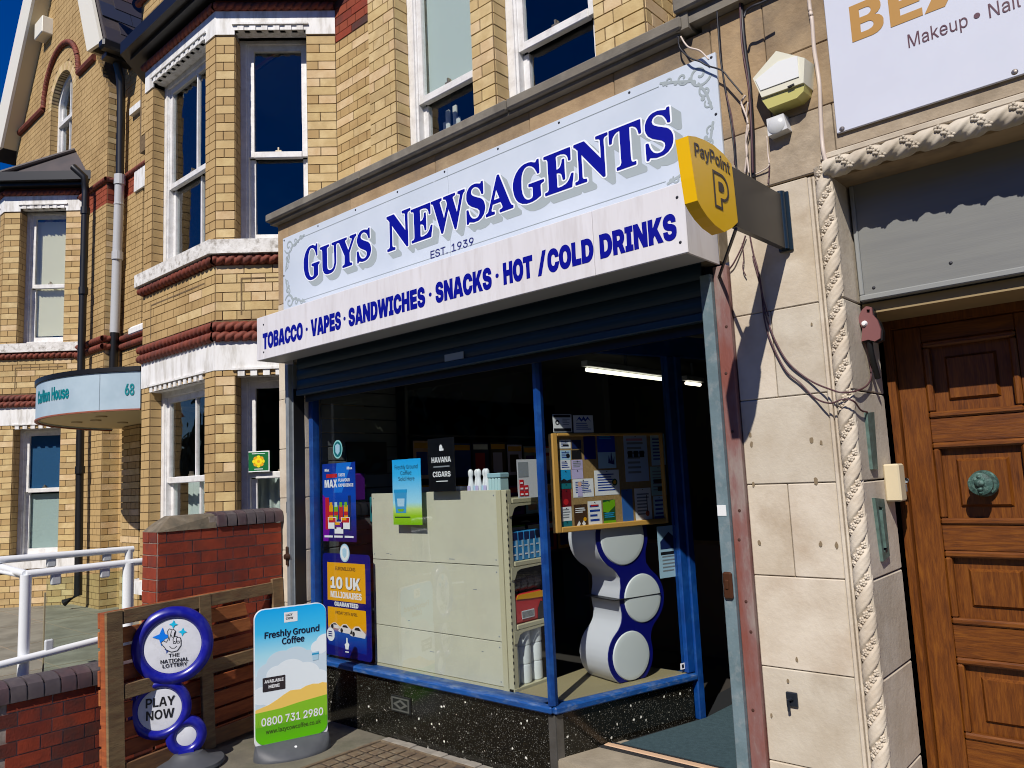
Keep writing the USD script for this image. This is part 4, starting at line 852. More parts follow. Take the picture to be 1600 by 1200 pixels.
INK = F('print_ink_black', 24, 24, 28, .5); PAPER = F('paper_white', 228, 230, 232, .6); PBLUE = F('print_blue', 20, 60, 150, .5); PCYAN = F('print_cyan', 30, 150, 205, .5)
PRED = F('print_red', 190, 30, 36, .5); PGREEN = F('print_green', 110, 170, 20, .5); PYEL = F('print_amber', 225, 160, 10, .45); PNAVY = F('print_navy', 12, 16, 110, .4); PGREY = F('print_grey', 130, 136, 142, .5); PBROWN = F('print_brown', 70, 48, 32, .5)
PPURP = F('print_purple', 90, 24, 130, .5); PTEAL = F('print_teal', 20, 110, 120, .5); PSKIN = F('print_skin', 222, 176, 150, .5); PLILAC = F('print_lilac', 190, 180, 220, .5); PPALE = F('print_pale_blue', 170, 205, 225, .5); PDKBLUE = F('print_dark_blue', 16, 34, 84, .5); PDKGREEN = F('print_dark_green', 34, 80, 40, .5)

# ------------------------------------------------------------------ yellow blade sign
pp = thing('blade_sign', 'yellow shield shaped blade sign on a dark arm over the shop door', 'sign', (-1.17, 0, 2.6))
PX = -1.15; BFp = Fr(PX, 0, 90)
def zc(p, x0=760, y0=140, k=3.3333): return (x0+p[0]/k, y0+p[1]/k)
sp_ = [BFp.px(*zc(p)) for p in ((1050, 240), (1090, 245), (1135, 262), (1185, 290), (1235, 335), (1277, 388), (1290, 500), (1310, 690), (1278, 722), (1240, 742), (1190, 705), (1150, 660), (1120, 615), (1100, 577), (1080, 450))]
shp = Polygon(sp_)
YEL = F('sign_yellow', 236, 186, 8, .35); YELD = F('sign_yellow_edge', 226, 176, 8, .4)
part(pp, 'shield', BFp.poly(shp, -.048, 0), YEL)
DKG = F('dark_print', 58, 48, 44, .5)
a0, a1 = BFp.px(*zc((1085, 345))), BFp.px(*zc((1268, 445)))
g = fit(tpoly('PayPoint', 'sans', 640), 0, 0, a1[0]-a0[0], .047)
v0 = a0[0]
bent = []
for q in getattr(g, 'geoms', [g]):
    f = lambda x, y: (v0+x, a0[1]+y+(a1[1]-a0[1])*x/(a1[0]-a0[0])+.010*math.sin(PI*x/(a1[0]-a0[0])))
    q = q.segmentize(.01); bent.append(Polygon([f(x, y) for x, y in q.exterior.coords], [[f(x, y) for x, y in r.coords] for r in q.interiors]))
decal(pp, BFp, unary_union(bent), .0005, DKG)
c0, c1 = BFp.px(*zc((1180, 440))), BFp.px(*zc((1262, 640)))
w_, h_ = c1[0]-c0[0], c0[1]-c1[1]
P_ = tpoly('P', 'sans', 800); P_ = fit(P_, c0[0]+.012, c1[1]+.012, w_*.84, h_*.9)
Pol = Polygon(P_.exterior).buffer(.016, join_style=2); decal(pp, BFp, Pol.difference(Polygon(P_.exterior).buffer(.006, join_style=2)).union(Polygon(P_.interiors[0]).buffer(.004)), .0005, DKG, 'letter_p')
ARM = M('dark_sign_arm', (0.045, 0.042, 0.036), (0.035, 0.033, 0.03), 9, .4); POSTM = F('navy_sign_bracket', 22, 38, 52, .3)
ar = [BFp.px(*zc(p), -.012) for p in ((1270, 395), (1460, 500), (1485, 790), (1305, 712))]
ar[1] = (-.03, ar[1][1]); ar[2] = (-.03, ar[2][1])
part(pp, 'arm', BFp.poly(Polygon(ar), -.036, -.012), ARM)
zt, zb = BFp.px(*zc((1490, 500)))[1], BFp.px(*zc((1525, 800)))[1]
part(pp, 'wall_bracket', [wbox(-1.200, -1.140, -.012, 0.0, zb-.005, zt+.01, .003), tube([(-1.170, -.020, zb), (-1.170, -.020, zt+.01)], .019, 16)], POSTM, smooth=40)
st = onX(*zc((1300, 725)), -1.16); en = onY(*zc((1212, 975)), -.02)
solo('conduit_strip', [tube([st, en], .007, 6)], BLACK, 'thin dark strip running from the yellow blade sign down to the shutter box', 'strip')

# ------------------------------------------------------------------ alarm box, sensor, cables
def z5(p): return (1040+p[0]/4, p[1]/4)
def pentagon(pts, y0, y1, sc):
    a = np.array([onY(*z5(p), y1) for p in pts]); c = a.mean(0); b = c+(a-c)*sc; b[:, 1] = y0
    return trimesh.convex.convex_hull(np.vstack([a+(a-c)*.0, b]))
al = thing('alarm_box', 'cream pentagonal burglar alarm box on the stone wall', 'alarm box', (-1.13, 0, 3.22))
CREAMP = F('alarm_cream', 218, 216, 196, .4)
body = [(545, 490), (690, 318), (868, 362), (862, 515), (600, 608)]
part(al, 'case', pentagon(body, 0, -.085, 1.07), CREAMP)
part(al, 'cover', pentagon([(560, 500), (700, 385), (822, 348), (832, 478), (592, 565)], -.08, -.089, 1.0), F('alarm_white', 226, 228, 226, .35))
part(al, 'lens', pentagon([(598, 622), (868, 520), (862, 570), (820, 612), (640, 680)], 0, -.075, 1.05), F('alarm_yellow_lens', 190, 184, 110, .3))
part(al, 'slot', pentagon([(760, 540), (800, 520), (803, 530), (764, 548)], -.08, -.0905, 1), INK)
se = thing('motion_sensor', 'small white square sensor with round dome below the alarm box', 'sensor', (-1.17, 0, 3.0))
cs_ = np.array([onY(*z5(p), -.05) for p in ((630, 745), (735, 708), (762, 800), (640, 852))]); cc = cs_.mean(0); bb = cs_.copy(); bb[:, 1] = 0
part(se, 'box', trimesh.convex.convex_hull(np.vstack([cs_, bb])), F('sensor_white', 205, 206, 206, .4))
part(se, 'dome', lathe([(0, .012), (.02, .010), (.034, .004), (.037, 0)], onY(*z5((690, 782)), -.0505), (0, -1, 0), 24), F('sensor_dome', 196, 198, 198, .25), smooth=True)
CABB = F('cable_black', 30, 30, 36, .5); CABW = F('cable_white', 205, 190, 178, .5); CABP = F('cable_brown', 84, 56, 60, .5)
def cable(label, pts, r, mat, y=-.016, conv=z5):
    p = bez([onY(*conv(q), y+.004*math.sin(i*2.1)) for i, q in enumerate(pts)], 8); return solo('cable', tube(p, r, 6), mat, label, 'cable', smooth=True)
cable('thick black cable bundle running straight down beside the alarm box', [(470, -40), (478, 100), (485, 200), (503, 360), (522, 500), (540, 800), (548, 1110)], .0095, CABB)
cable('thin purple black cable clipped to the thick cable bundle', [(462, -40), (470, 150), (480, 300), (508, 470), (528, 640), (540, 900), (545, 1080)], .0045, CABP, -.028)
cable('thin black cable dropping past the right edge of the shop sign', [(318, 20), (330, 200), (345, 380), (375, 560), (405, 740), (425, 900), (440, 1040), (465, 1075)], .0042, CABB, -.045)
cable('second thin cable dropping along the right edge of the sign', [(345, 380), (362, 480), (382, 600), (412, 730), (428, 880), (432, 1030)], .0035, CABP, -.042)
cable('black wire sagging diagonally from the capping across the sign corner', [(78, 225), (90, 300), (150, 360), (215, 385), (260, 410), (350, 440), (400, 495), (480, 590)], .004, CABB, -.045)
cable('white wire drooping from the capping onto the sign corner', [(95, 228), (120, 270), (150, 298), (215, 318), (270, 372)], .004, CABW, -.045)
cable('pair of pale pink wires hanging below the cable clip', [(500, 595), (474, 640), (490, 690), (512, 760), (503, 860), (508, 960), (495, 1080)], .0045, CABW, -.02)
cable('thin pale wire twisted beside the black bundle', [(515, 640), (505, 720), (518, 800), (500, 900), (512, 1000), (520, 1080)], .0035, CABW, -.024)
cable('white cable hanging down between alarm box and beauty sign', [(893, -30), (903, 60), (915, 130), (928, 300), (948, 430), (962, 540), (968, 700), (976, 850), (985, 940), (1000, 1000), (1030, 1045)], .0085, CABW, -.016)
cable('black cables curving off under the right capping', [(490, 110), (505, 70), (545, 40), (600, 18), (660, -10)], .006, CABB, -.10)
cable('thin white wire looping below the motion sensor', [(633, 850), (640, 960), (645, 1035), (600, 1070), (560, 1090)], .003, CABW, -.012)
cable('short dark wire below the motion sensor', [(648, 1030), (646, 1090), (640, 1150)], .003, CABP, -.012)
def z6(p): return (760+p[0]/3.3333, 140+p[1]/3.3333)
cable('dark wire hanging below the blade sign bracket', [(1372, 760), (1390, 850), (1420, 960), (1440, 1080), (1470, 1180)], .0035, CABP, -.014, z6)
cable('short brown wire below the blade sign', [(1350, 760), (1330, 820), (1290, 900), (1265, 935)], .0035, CABP, -.014, z6)
cable('thin wire end hanging below the blade sign', [(1332, 800), (1340, 880), (1335, 930), (1352, 970)], .0025, CABP, -.014, z6)
def z7(p): return (1100+p[0]/3, 400+p[1]/3)
def swag(label, wall, reveal, r=.0036):
    p = [onY(*z7(q), -.012) for q in wall[:-2]]+[onY(*z7(q), -.052) for q in wall[-2:]]+[onX(*z7(q), -.955) for q in reveal]
    solo('cable', tube(bez(p, 8), r, 6), CABP, label, 'cable', smooth=True)
swag('upper dark wire sagging across the pier to the pink bracket', [(228, 0), (262, 130), (278, 230), (300, 310), (340, 410), (400, 505), (500, 585), (600, 628), (650, 640)], [(715, 632), (765, 605), (783, 560), (775, 480), (752, 380), (745, 320)])
swag('lower dark wire sagging across the pier to the green conduit', [(272, 190), (282, 290), (305, 380), (345, 470), (390, 545), (450, 595), (520, 665), (590, 690), (650, 672)], [(700, 680), (735, 722), (765, 732)])

# ------------------------------------------------------------------ beauty salon: sign, head board, door
bs = thing('beauty_sign', 'large white beauty salon sign with gold capitals, cut by the frame', 'sign', (-.2, 0, 3.3))
BSF = Fr(0, -.012, 0); BWH = M('beauty_white', lin(208, 212, 224), lin(202, 206, 218), 2, .3)
part(bs, 'panel', BSF.box(-.925, 1.5, -.008, .004, 2.89, 3.95, .002), BWH)
GOLD = F('gold_letters', 178, 134, 66, .4); PLUM = F('plum_letters', 92, 60, 70, .4)
def zr(p): return (1150+p[0]/2.4, p[1]/2.4)
b0 = BSF.px(*zr((437, 160)), .004); b1 = BSF.px(*zr((568, 122)), .004); bt_ = BSF.px(*zr((422, 28)), .004); e1 = BSF.px(*zr((702, 62)), .004)
H_ = bt_[1]-b0[1]
decal(bs, BSF, fit(tpoly('BE', 'sans', 800, track=.05), b0[0], b0[1], e1[0]-b0[0], H_), .0045, GOLD)
aL = BSF.px(*zr((708, 55)), .004); decal(bs, BSF, fit(tpoly('A', 'sans', 800), aL[0], b0[1], .26, H_), .0045, GOLD)
m0, m1 = BSF.px(*zr((648, 180)), .004), BSF.px(*zr((872, 105)), .004); n0, n1 = BSF.px(*zr((950, 60)), .004), BSF.px(*zr((1068, 22)), .004)
decal(bs, BSF, fit(tpoly('Makeup', 'sans', 420, track=.04), m0[0], m0[1], m1[0]-m0[0], .052), .0045, PLUM)
dd = BSF.px(*zr((905, 70)), .004); decal(bs, BSF, Point(dd[0], m0[1]+.026).buffer(.010), .0045, PLUM, 'dot')
decal(bs, BSF, fit(tpoly('Nail', 'sans', 420, track=.04), n0[0], m0[1], n1[0]-n0[0], .052), .0045, PLUM)
for q in ((397, 484), (1045, 270)): s, z = BSF.px(*zr(q), .004); rivet(bs, BSF, s, z, .004, .011, F('screw_steel', 150, 140, 130, .3, metal=.8))
hb = thing('head_board', 'grey painted timber board above the oak door', 'board', (-.2, .17, 2.5))
BOARD = M('grey_board_paint', (0.195, 0.20, 0.19), (0.175, 0.18, 0.175), 4, .5, .10, 30, stretch=(.6, 1, 8))
HBF = Fr(0, .17, 0)
part(hb, 'board', HBF.box(-.937, 1.5, -.03, 0, 2.267, 2.727), BOARD)
part(hb, 'trim', [HBF.box(-.955, 1.5, -.03, .012, 2.242, 2.266, .004), HBF.box(-.955, -.938, -.03, .006, 2.267, 2.727, .003)], M('grey_trim', (0.25, 0.26, 0.255), rough=.45))
for s, z in ((-.90, 2.29), (-.62, 2.33)): rivet(hb, HBF, s, z, 0, .007)
part(hb, 'soffit', wbox(-.96, 1.5, .202, .46, 2.195, 2.24), M('soffit_paint', (.30, .22, .11), rough=.8))
part(hb, 'back_beam', wbox(-.96, 1.5, .20, .46, 2.236, 2.72), BLACK)
OAKN = {'g': ('geometry', {}), 'mp': ('mapping', {'scale': (22.0, 22.0, 2.2)}), 'n': ('noise_texture', {'scale': 3.0, 'detail': 8.0, 'roughness': .65, 'distortion': .8}), 'mp2': ('mapping', {'scale': (160.0, 160.0, 6.0)}), 'n2': ('noise_texture', {'scale': 3.0, 'detail': 4.0}),
        'r': ('rgb_ramp', {'ramp': [(.3, (.075, .020, .0022)), (.5, (.145, .042, .004)), (.7, (.215, .072, .007))]}), 'r2': ('rgb_ramp', {'ramp': [(.35, (.72, .68, .62)), (.55, (1, 1, 1))]}), 'm': ('mix', {'mix_type': 'multiply', 'fac': 1.0}), 'b': ('bump', {'strength': .25, 'distance': .003}), 'p': ('principled_bsdf', {'roughness': .42})}
OAKL = [('g.position', 'mp.vector'), ('mp.vector', 'n.vector'), ('n.fac', 'r.fac'), ('g.position', 'mp2.vector'), ('mp2.vector', 'n2.vector'), ('n2.fac', 'r2.fac'), ('r.color', 'm.color1'), ('r2.color', 'm.color2'), ('m.color', 'p.base_color'), ('n2.fac', 'b.height'), ('b.normal', 'p.normal')]
OAKV = usdkit.material(stage, '/World/Looks/oak_upright', OAKN, OAKL, surface='p.BSDF')
OAKN2 = dict(OAKN); OAKN2['mp'] = ('mapping', {'scale': (2.2, 22.0, 22.0)}); OAKN2['mp2'] = ('mapping', {'scale': (6.0, 160.0, 160.0)})
OAKH = usdkit.material(stage, '/World/Looks/oak_level', OAKN2, OAKL, surface='p.BSDF')
dr = thing('oak_door', 'varnished brown oak panelled door with a green bronze lion knob', 'door', (-.45, .5, 0))
DF = Fr(0, .5, 0)
part(dr, 'door_frame', [DF.box(-.966, -.935, -.05, .035, 0, 2.2), DF.box(-.935, .1, -.05, .035, 2.16, 2.2)], OAKV)
part(dr, 'stile', DF.box(-.934, -.828, -.04, 0, .02, 2.158, .003), OAKV); part(dr, 'stile', DF.box(-.488, -.418, -.04, 0, .02, 2.158, .003), OAKV); part(dr, 'stile', DF.box(-.09, .02, -.04, 0, .02, 2.158, .003), OAKV)
rz = [(.02, .30), (.60, .66), (.0, .0)]
zp = [(1.766, 2.09), (1.328, 1.664), (.93, 1.222), (.485, .80), (.14, .37)]
zz = sorted([z for p in zp for z in p]+[.02, 2.158])
for a, b in zip(zz[::2], zz[1::2]):
    for s0, s1 in ((-.827, -.489), (-.417, -.091)): part(dr, 'rail', DF.box(s0, s1, -.04, -.001, a, b, .003), OAKH)
for z0, z1 in zp:
    for s0, s1 in ((-.827, -.489), (-.417, -.091)):
        fp = part(dr, 'panel', DF.box(s0, s1, -.04, -.026, z0, z1), OAKV)
        for (a, b, c, d_) in ((s0, s1, z1-.026, z1), (s0, s1, z0, z0+.026), (s0, s0+.026, z0+.026, z1-.026), (s1-.026, s1, z0+.026, z1-.026)): part(fp, 'moulding', DF.box(a, b, -.025, .010, c, d_, .007), OAKH if b-a > .1 else OAKV)
        part(fp, 'raised_field', trimesh.convex.convex_hull(np.vstack([DF.P([s0+.075, s1-.075, s1-.075, s0+.075], -.026, [z0+.07, z0+.07, z1-.07, z1-.07]), DF.P([s0+.085, s1-.085, s1-.085, s0+.085], -.012, [z0+.08, z0+.08, z1-.08, z1-.08])])), OAKV)
part(dr, 'threshold', wbox(-.96, .1, .2, .56, -.02, .02), STONE[2])
VERD = M('green_bronze', (0.055, 0.13, 0.11), (0.02, 0.045, 0.04), 40, .62, .4, 80, metal=.2, c3=(.20, .34, .29), scale3=60, amount3=.6)
kp = (-.655, .489, 1.492); KS = .8
kn = part(dr, 'door_knob', [lathe(KS*np.array([(0, .018), (.058, .016), (.064, .008), (.066, 0)]), kp, (0, -1, 0), 32), lathe(KS*np.array([(.0, .0), (.024, .0), (.022, .05), (.046, .060), (.056, .075), (.054, .092), (.03, .104), (0, .106)]), kp, (0, -1, 0), 32)], VERD, smooth=40, label='round green bronze lion knob')
lm = []
for x, z, r in ((0, .004, .022), (-.016, .018, .012), (.016, .018, .012), (0, -.02, .014), (-.022, -.006, .010), (.022, -.006, .010), (-.01, -.006, .012), (.01, -.006, .012), (0, .03, .012), (-.03, .012, .010), (.03, .012, .010), (-.026, -.024, .010), (.026, -.024, .010), (0, -.036, .009)):
    s = trimesh.creation.icosphere(2, r*.82); s.apply_translation((kp[0]+x*.85, kp[1]-.084+.3*abs(x)+.2*abs(z), kp[2]+z*.9)); lm.append(s)
part(kn, 'lion_face', lm, VERD, smooth=True)
part(dr, 'room_behind', wbox(-1.0, .3, .6, .65, 0, 2.8), BLACK)
ic = thing('intercom', 'cream entry intercom box on the door reveal', 'intercom', (-.95, .33, 1.5))
CRM = F('intercom_cream', 206, 192, 160, .5)
part(ic, 'case', wbox(-.965, -.905, .27, .345, 1.435, 1.585, .006), CRM); part(ic, 'side_flap', wbox(-.964, -.915, .346, .385, 1.442, 1.578, .004), F('intercom_beige', 190, 176, 146, .5))
part(ic, 'button', [wbox(-.913, -.909, .353, .377, 1.47, 1.50, .001), lathe([(0, .012), (.009, .01), (.011, 0)], (-.914, .385, 1.515), (.2, 1, 0), 12)], PGREY)
RVF = Fr(-.966, 0, 90)
VG = M('verdigris_paint', (0.10, 0.17, 0.15), (0.06, 0.10, 0.085), 30, .5, .2, 60)
c_ = [RVF.px(*z7(p), .004) for p in ((755, 735), (788, 732), (806, 1000), (782, 1000))]
solo('conduit_cover', RVF.poly(Polygon(c_), 0, .012), VG, 'narrow green metal strip above the intercom on the door reveal', 'conduit')
c_ = [RVF.px(1330+p[0]/2.72, 460+p[1]/2.72, .004) for p in ((92, 865), (132, 870), (156, 1110), (128, 1135))]
gq = Polygon(c_); solo('keep_plate', [RVF.poly(gq.difference(affinity.scale(gq, .42, .72)), 0, .012), RVF.poly(affinity.scale(gq, .2, .6), 0, .02)], VG, 'green slotted metal plate below the intercom', 'plate')
pb = thing('pink_bracket', 'dusty pink bat shaped bracket hanging under the grey board', 'bracket', (-.92, .17, 2.17))
BK = Fr(0, .16, 0); def_ = [BK.px(*z7(p)) for p in ((742, 250), (760, 235), (785, 240), (790, 275), (812, 300), (828, 345), (826, 385), (800, 400), (770, 392), (738, 400), (742, 340), (722, 300), (730, 270))]
ho = [BK.px(*z7(p)) for p in ((762, 250), (778, 250), (776, 266), (763, 266))]
part(pb, 'plate', BK.poly(Polygon(def_, [ho]), -.012, 0), F('dusty_pink', 118, 72, 72, .6))
part(pb, 'backing', BK.poly(affinity.translate(Polygon(def_), .004, -.006), -.045, -.0125), BLACK)
s, z = BK.px(*z7((752, 317))); part(pb, 'bolt', lathe([(0, .012), (.008, .011), (.012, 0)], BK.P(s, 0, z), (0, -1, 0), 12), PAPER)
solo('black_strap', tube(bez([onX(*z7(p), -.94) for p in ((775, 400), (785, 460), (800, 520), (815, 572))], 6), .012, 8), BLACK, 'black strap hanging below the pink bracket beside the door', 'strap')

# ------------------------------------------------------------------ window stickers and posters
PF = Fr(0, .182, 0)
def poster(name, label, cat, fr, s0, s1, z0, z1, d, mat, corner=0.0, group=None, th=.002):
    t = thing(name, label, cat, fr.P((s0+s1)/2, d, z0), group); return Card(t, fr, s0, s1, z0, z1, d, mat, th, corner)
c = poster('poster', 'blue vape advertising poster in the left of the shop window', 'poster', PF, -4.728, -4.342, 1.21, 1.755, 0, gradz('vape_blue', [(0, lin(40, 14, 90)), (.25, lin(12, 40, 130)), (.6, lin(10, 70, 175)), (1, lin(16, 50, 150))], 1.21, 1.755))
c.poly([(0, .0), (.16, .0), (.24, .3), (.12, .55), (0, .6)], F('vape_purple', 110, 10, 150, .4)); c.poly([(.35, .62), (.6, .62), (.9, 1), (.45, 1)], F('vape_glow', 20, 110, 210, .4)); c.poly([(.08, .15), (.2, .15), (.2, .56), (.08, .56)], PRED, layer=2); c.rect(.78, .14, .86, .58, PDKBLUE, layer=2)
c.rect(.12, .815, .46, .865, PRED, layer=2); c.text('MAX', .07, .46, .69, .10, PAPER, weight=900)
for k, w_ in enumerate(('TASTE', 'FLAVOUR', 'EXPERIENCE')): c.text(w_, .50, .50+(.2, .34, .44)[k], .825-.066*k, .04, PAPER, weight=800)
c.text('Max', .08, .22, .90, .035, PAPER, weight=900); c.text('Max', .76, .92, .91, .035, PAPER, weight=900)
for k, (x, col, cap) in enumerate(((.2, 'y', 'a'), (.35, 'g', 'w'), (.5, 'r', 'g'), (.65, 'y', 'g'))):
    c.rect(x, .28, x+.12, .46, {'y': PYEL, 'g': PGREEN, 'r': PRED}[col], layer=3); c.rect(x+.02, .44, x+.10, .50, {'a': PYEL, 'w': PPALE, 'g': PGREEN}[cap], layer=4); c.rect(x, .33, x+.12, .38, PRED, layer=4)
for x, y, col in ((.16, .16, PRED), (.36, .10, PPURP), (.56, .16, PRED)): c.rect(x, y, x+.26, y+.15, PAPER, layer=5); c.rect(x+.02, y+.08, x+.24, y+.14, col, layer=6); c.rect(x+.02, y+.11, x+.16, y+.145, PYEL, layer=7)
for x in (.04, .34, .66): c.rect(x, .05, x+.26, .075, PAPER, layer=2)
c = poster('poster', 'blue and amber lottery jackpot poster low in the left of the window', 'poster', PF, -4.74, -4.20, .435, 1.128, 0, PNAVY, .03)
c.rect(.10, .535, .90, .91, PYEL, layer=1); c.poly([(.10, .10), (.90, .06), (.90, .47), (.10, .47)], gradz('jackpot_print', [(0, lin(10, 40, 140)), (.35, lin(15, 80, 170)), (.5, lin(225, 160, 10)), (1, lin(228, 165, 12))], .50, .77), layer=1)
c.text('EUROMILLIONS', .28, .70, .835, .035, PBROWN, weight=600); c.text('10 UK', .17, .80, .655, .115, PAPER, weight=900, layer=4); c.text('MILLIONAIRES', .17, .82, .565, .062, PAPER, weight=800, layer=4)
g_ = fit(tpoly('10 UK', 'sans', 900), c.s0+.178*c.w, c.z0+.649*c.h, .63*c.w, .115*c.h); part(c.t, 'letter_shadow', c.fr.poly(g_, c.d+.0007, c.d+.0009), PBROWN)
c.text('GUARANTEED', .25, .75, .484, .042, PAPER, weight=900, layer=4); c.text('FRIDAY 25TH APRIL', .27, .73, .405, .03, PBROWN, weight=600)
for x, y, w_, h_ in ((.14, .27, .22, .05), (.32, .235, .30, .085), (.56, .215, .33, .10)):
    c.poly([(x, y+.01), (x+w_*.1, y), (x+w_*.95, y-.005), (x+w_, y+h_*.35), (x+w_*.82, y+h_*.62), (x+w_*.6, y+h_), (x+w_*.35, y+h_*.95), (x+w_*.12, y+h_*.55)], F('car_white', 220, 214, 214, .4), 'car_picture', 4); c.poly([(x+w_*.3, y+h_*.6), (x+w_*.72, y+h_*.58), (x+w_*.58, y+h_*.88), (x+w_*.38, y+h_*.85)], INK, 'car_picture', 5); c.disc(x+w_*.25, y+h_*.22, .028, INK, layer=5)
c.disc(.16, .20, .085, PAPER, layer=6); c.lines(.11, .21, .17, .23, 3, PNAVY, .5, 3, 8)
c.poly([(.47, .08), (.53, .08), (.55, .13), (.52, .15), (.515, .19), (.49, .19), (.485, .14), (.455, .125)], PAPER, layer=5); c.rect(.46, .05, .54, .062, PAPER, layer=5)
def oval(label, s, z, rx, rz_, col, inner, icon):
    t = thing('window_sticker', label, 'sticker', PF.P(s, 0, z)); g = affinity.scale(Point(s, z).buffer(1, quad_segs=12), rx, rz_)
    part(t, 'sticker', PF.poly(g, .0025, .0035), col); part(t, 'print', PF.poly(affinity.scale(g, .84, .84), .0038, .0042), inner); part(t, 'print', PF.poly(icon, .0045, .0049), PPALE if inner is not PPALE else PCYAN)
sh_i = lambda s, z, k: Polygon([(s-.03*k, z+.03*k), (s, z+.045*k), (s+.03*k, z+.03*k), (s+.028*k, z-.02*k), (s, z-.045*k), (s-.028*k, z-.02*k)])
oval('pale turquoise oval sticker above the blue vape poster', -4.537, 1.852, .055, .065, F('sticker_turquoise', 150, 215, 215, .4), PTEAL, sh_i(-4.537, 1.852, .9))
oval('pale blue oval lottery sticker on top of the jackpot poster', -4.477, 1.134, .055, .062, PPALE, PAPER, sh_i(-4.477, 1.134, .8))
c = poster('poster', 'sky blue coffee poster with green foot on the window before the beige panel', 'poster', PF, -3.946, -3.667, 1.33, 1.747, 0, gradz('coffee_print', [(0, lin(120, 180, 10)), (.14, lin(150, 195, 30)), (.24, lin(190, 215, 120)), (.34, lin(160, 215, 235)), (.75, lin(60, 180, 235)), (1, lin(30, 165, 235))], 1.33, 1.747))
for k, w_ in enumerate(('Freshly Ground', 'Coffee', 'Sold Here')): c.text(w_, (.10, .30, .22)[k], (.90, .68, .78)[k], .85-.09*k, .06, INK, 'hand', wob=.06, seed=k)
c.poly([(.10, .18), (.46, .18), (.50, .50), (.06, .50)], F('cup_blue', 60, 150, 200, .4), layer=2); c.rect(.05, .49, .51, .54, PCYAN, layer=3); c.poly([(.17, .28), (.40, .28), (.42, .40), (.15, .40)], PPALE, layer=3); c.poly([(.2, .2), (.36, .2), (.4, .24), (.16, .24)], PGREEN, layer=4); c.rect(.06, .105, .60, .125, PDKGREEN, layer=2)
t = thing('window_sticker', 'white havana cigars lettering on a black card in the window', 'sticker', PF.P(-3.48, 0, 1.56))
PB = Fr(0, .186, 0); ccc = Card(t, PB, -3.60, -3.36, 1.535, 1.86, 0, F('card_black', 8, 8, 10, .4), .002)
ccc.text('HAVANA', .14, .86, .54, .105, PAPER, 'sans', 700); ccc.text('CIGARS', .17, .83, .27, .10, PAPER, 'sans', 700); ccc.rect(.2, .45, .8, .475, PGREY); ccc.rect(.28, .18, .72, .195, PAPER)
ccc.poly(affinity.scale(Point(-3.48, 1.80).buffer(.018), .8, 1.1), PAPER, 'print', 2); ccc.rect(.44, .76, .60, .80, PAPER, layer=3)
# green sunflower sticker in the near bay
FCA = Fr(XC, -.1, 45); s0, z0 = FCA.px(387, 738, -.13); s1, z1 = FCA.px(421, 704, -.13)
c = poster('window_sticker', 'square green sticker with yellow flower in the bay window', 'sticker', FCA, s0, s1, z0, z1, -.132, F('sticker_green', 0, 104, 50, .4), 0, None, .003)
c.rect(.0, .0, 1, .05, PAPER); c.rect(0, .95, 1, 1, PAPER); c.rect(0, .05, .04, .95, PAPER); c.rect(.96, .05, 1, .95, PAPER); c.rect(.2, .86, .8, .89, PAPER); c.rect(.3, .12, .7, .15, PAPER)
for k in range(8): a = k*PI/4; c.disc(.5+.19*math.cos(a), .5+.19*math.sin(a), .095, PYEL if k % 2 else F('flower_yellow', 235, 215, 20, .4), layer=2)
c.disc(.5, .5, .17, F('flower_yellow', 235, 215, 20, .4), layer=3); c.disc(.5, .5, .07, PYEL, layer=4)
ORD = ['first', 'second', 'third', 'fourth', 'fifth', 'sixth', 'seventh', 'eighth', 'ninth', 'tenth']
# ------------------------------------------------------------------ inside the shop
inn = thing('shop_interior', 'dark shop interior behind the window with ceiling and floor', 'room', (-3.2, 2.5, 0))
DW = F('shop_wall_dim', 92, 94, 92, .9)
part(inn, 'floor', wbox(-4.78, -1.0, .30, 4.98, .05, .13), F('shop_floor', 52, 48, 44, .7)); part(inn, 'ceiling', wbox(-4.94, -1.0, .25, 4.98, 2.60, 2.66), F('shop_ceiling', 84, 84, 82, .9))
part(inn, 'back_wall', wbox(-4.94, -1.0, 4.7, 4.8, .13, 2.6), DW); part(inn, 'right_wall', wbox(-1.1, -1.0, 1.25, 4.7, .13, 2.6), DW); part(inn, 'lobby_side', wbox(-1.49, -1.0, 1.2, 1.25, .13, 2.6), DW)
part(inn, 'display_floor', [plan([(-2.99, .262), (-2.66, .262), (-2.40, 1.1), (-2.99, 1.1)], .385, .410)], F('display_board', 150, 138, 104, .7))
part(inn, 'counter', wbox(-4.2, -1.8, 2.6, 2.9, .13, 1.0), F('counter_wood', 110, 84, 56, .6)); part(inn, 'display_back', wbox(-2.99, -2.40, 1.12, 1.14, .13, .40), DW)
slw = thing('slatwall', 'dark grey slatted wall at the left inside the shop window', 'slat wall', (-4.8, 1.2, 0))
SLM = F('slatwall_grey', 104, 106, 106, .6); SFW = Fr(-4.79, 0, 90)
for k in range(19): part(slw, 'slat', SFW.box(.22, .93, -.02, 0, .42+k*.105, .42+k*.105+.096, .003), SLM)
part(slw, 'backing', SFW.box(.22, .93, -.04, -.021, .4, 2.42), BLACK)
for k, (y, z, col, w_) in enumerate(((.62, 1.30, PTEAL, .15), (.70, 1.05, PRED, .14), (.78, 1.30, PDKBLUE, .13), (.42, 1.48, PPURP, .15), (.50, .8, PRED, .14), (.76, .78, PGREY, .14))):
    solo('hanging_packet', SFW.box(y, y+w_, .03, .05, z, z+.2, .006), col, ('teal', 'red', 'dark blue', 'purple', 'small low red', 'grey')[k]+' packet hanging on the dark slatted wall', 'packet')
solo('hanging_board', SFW.box(.42, .80, .02, .03, 1.68, 1.92), BLACK, 'black hanging board high on the slatted wall', 'board')
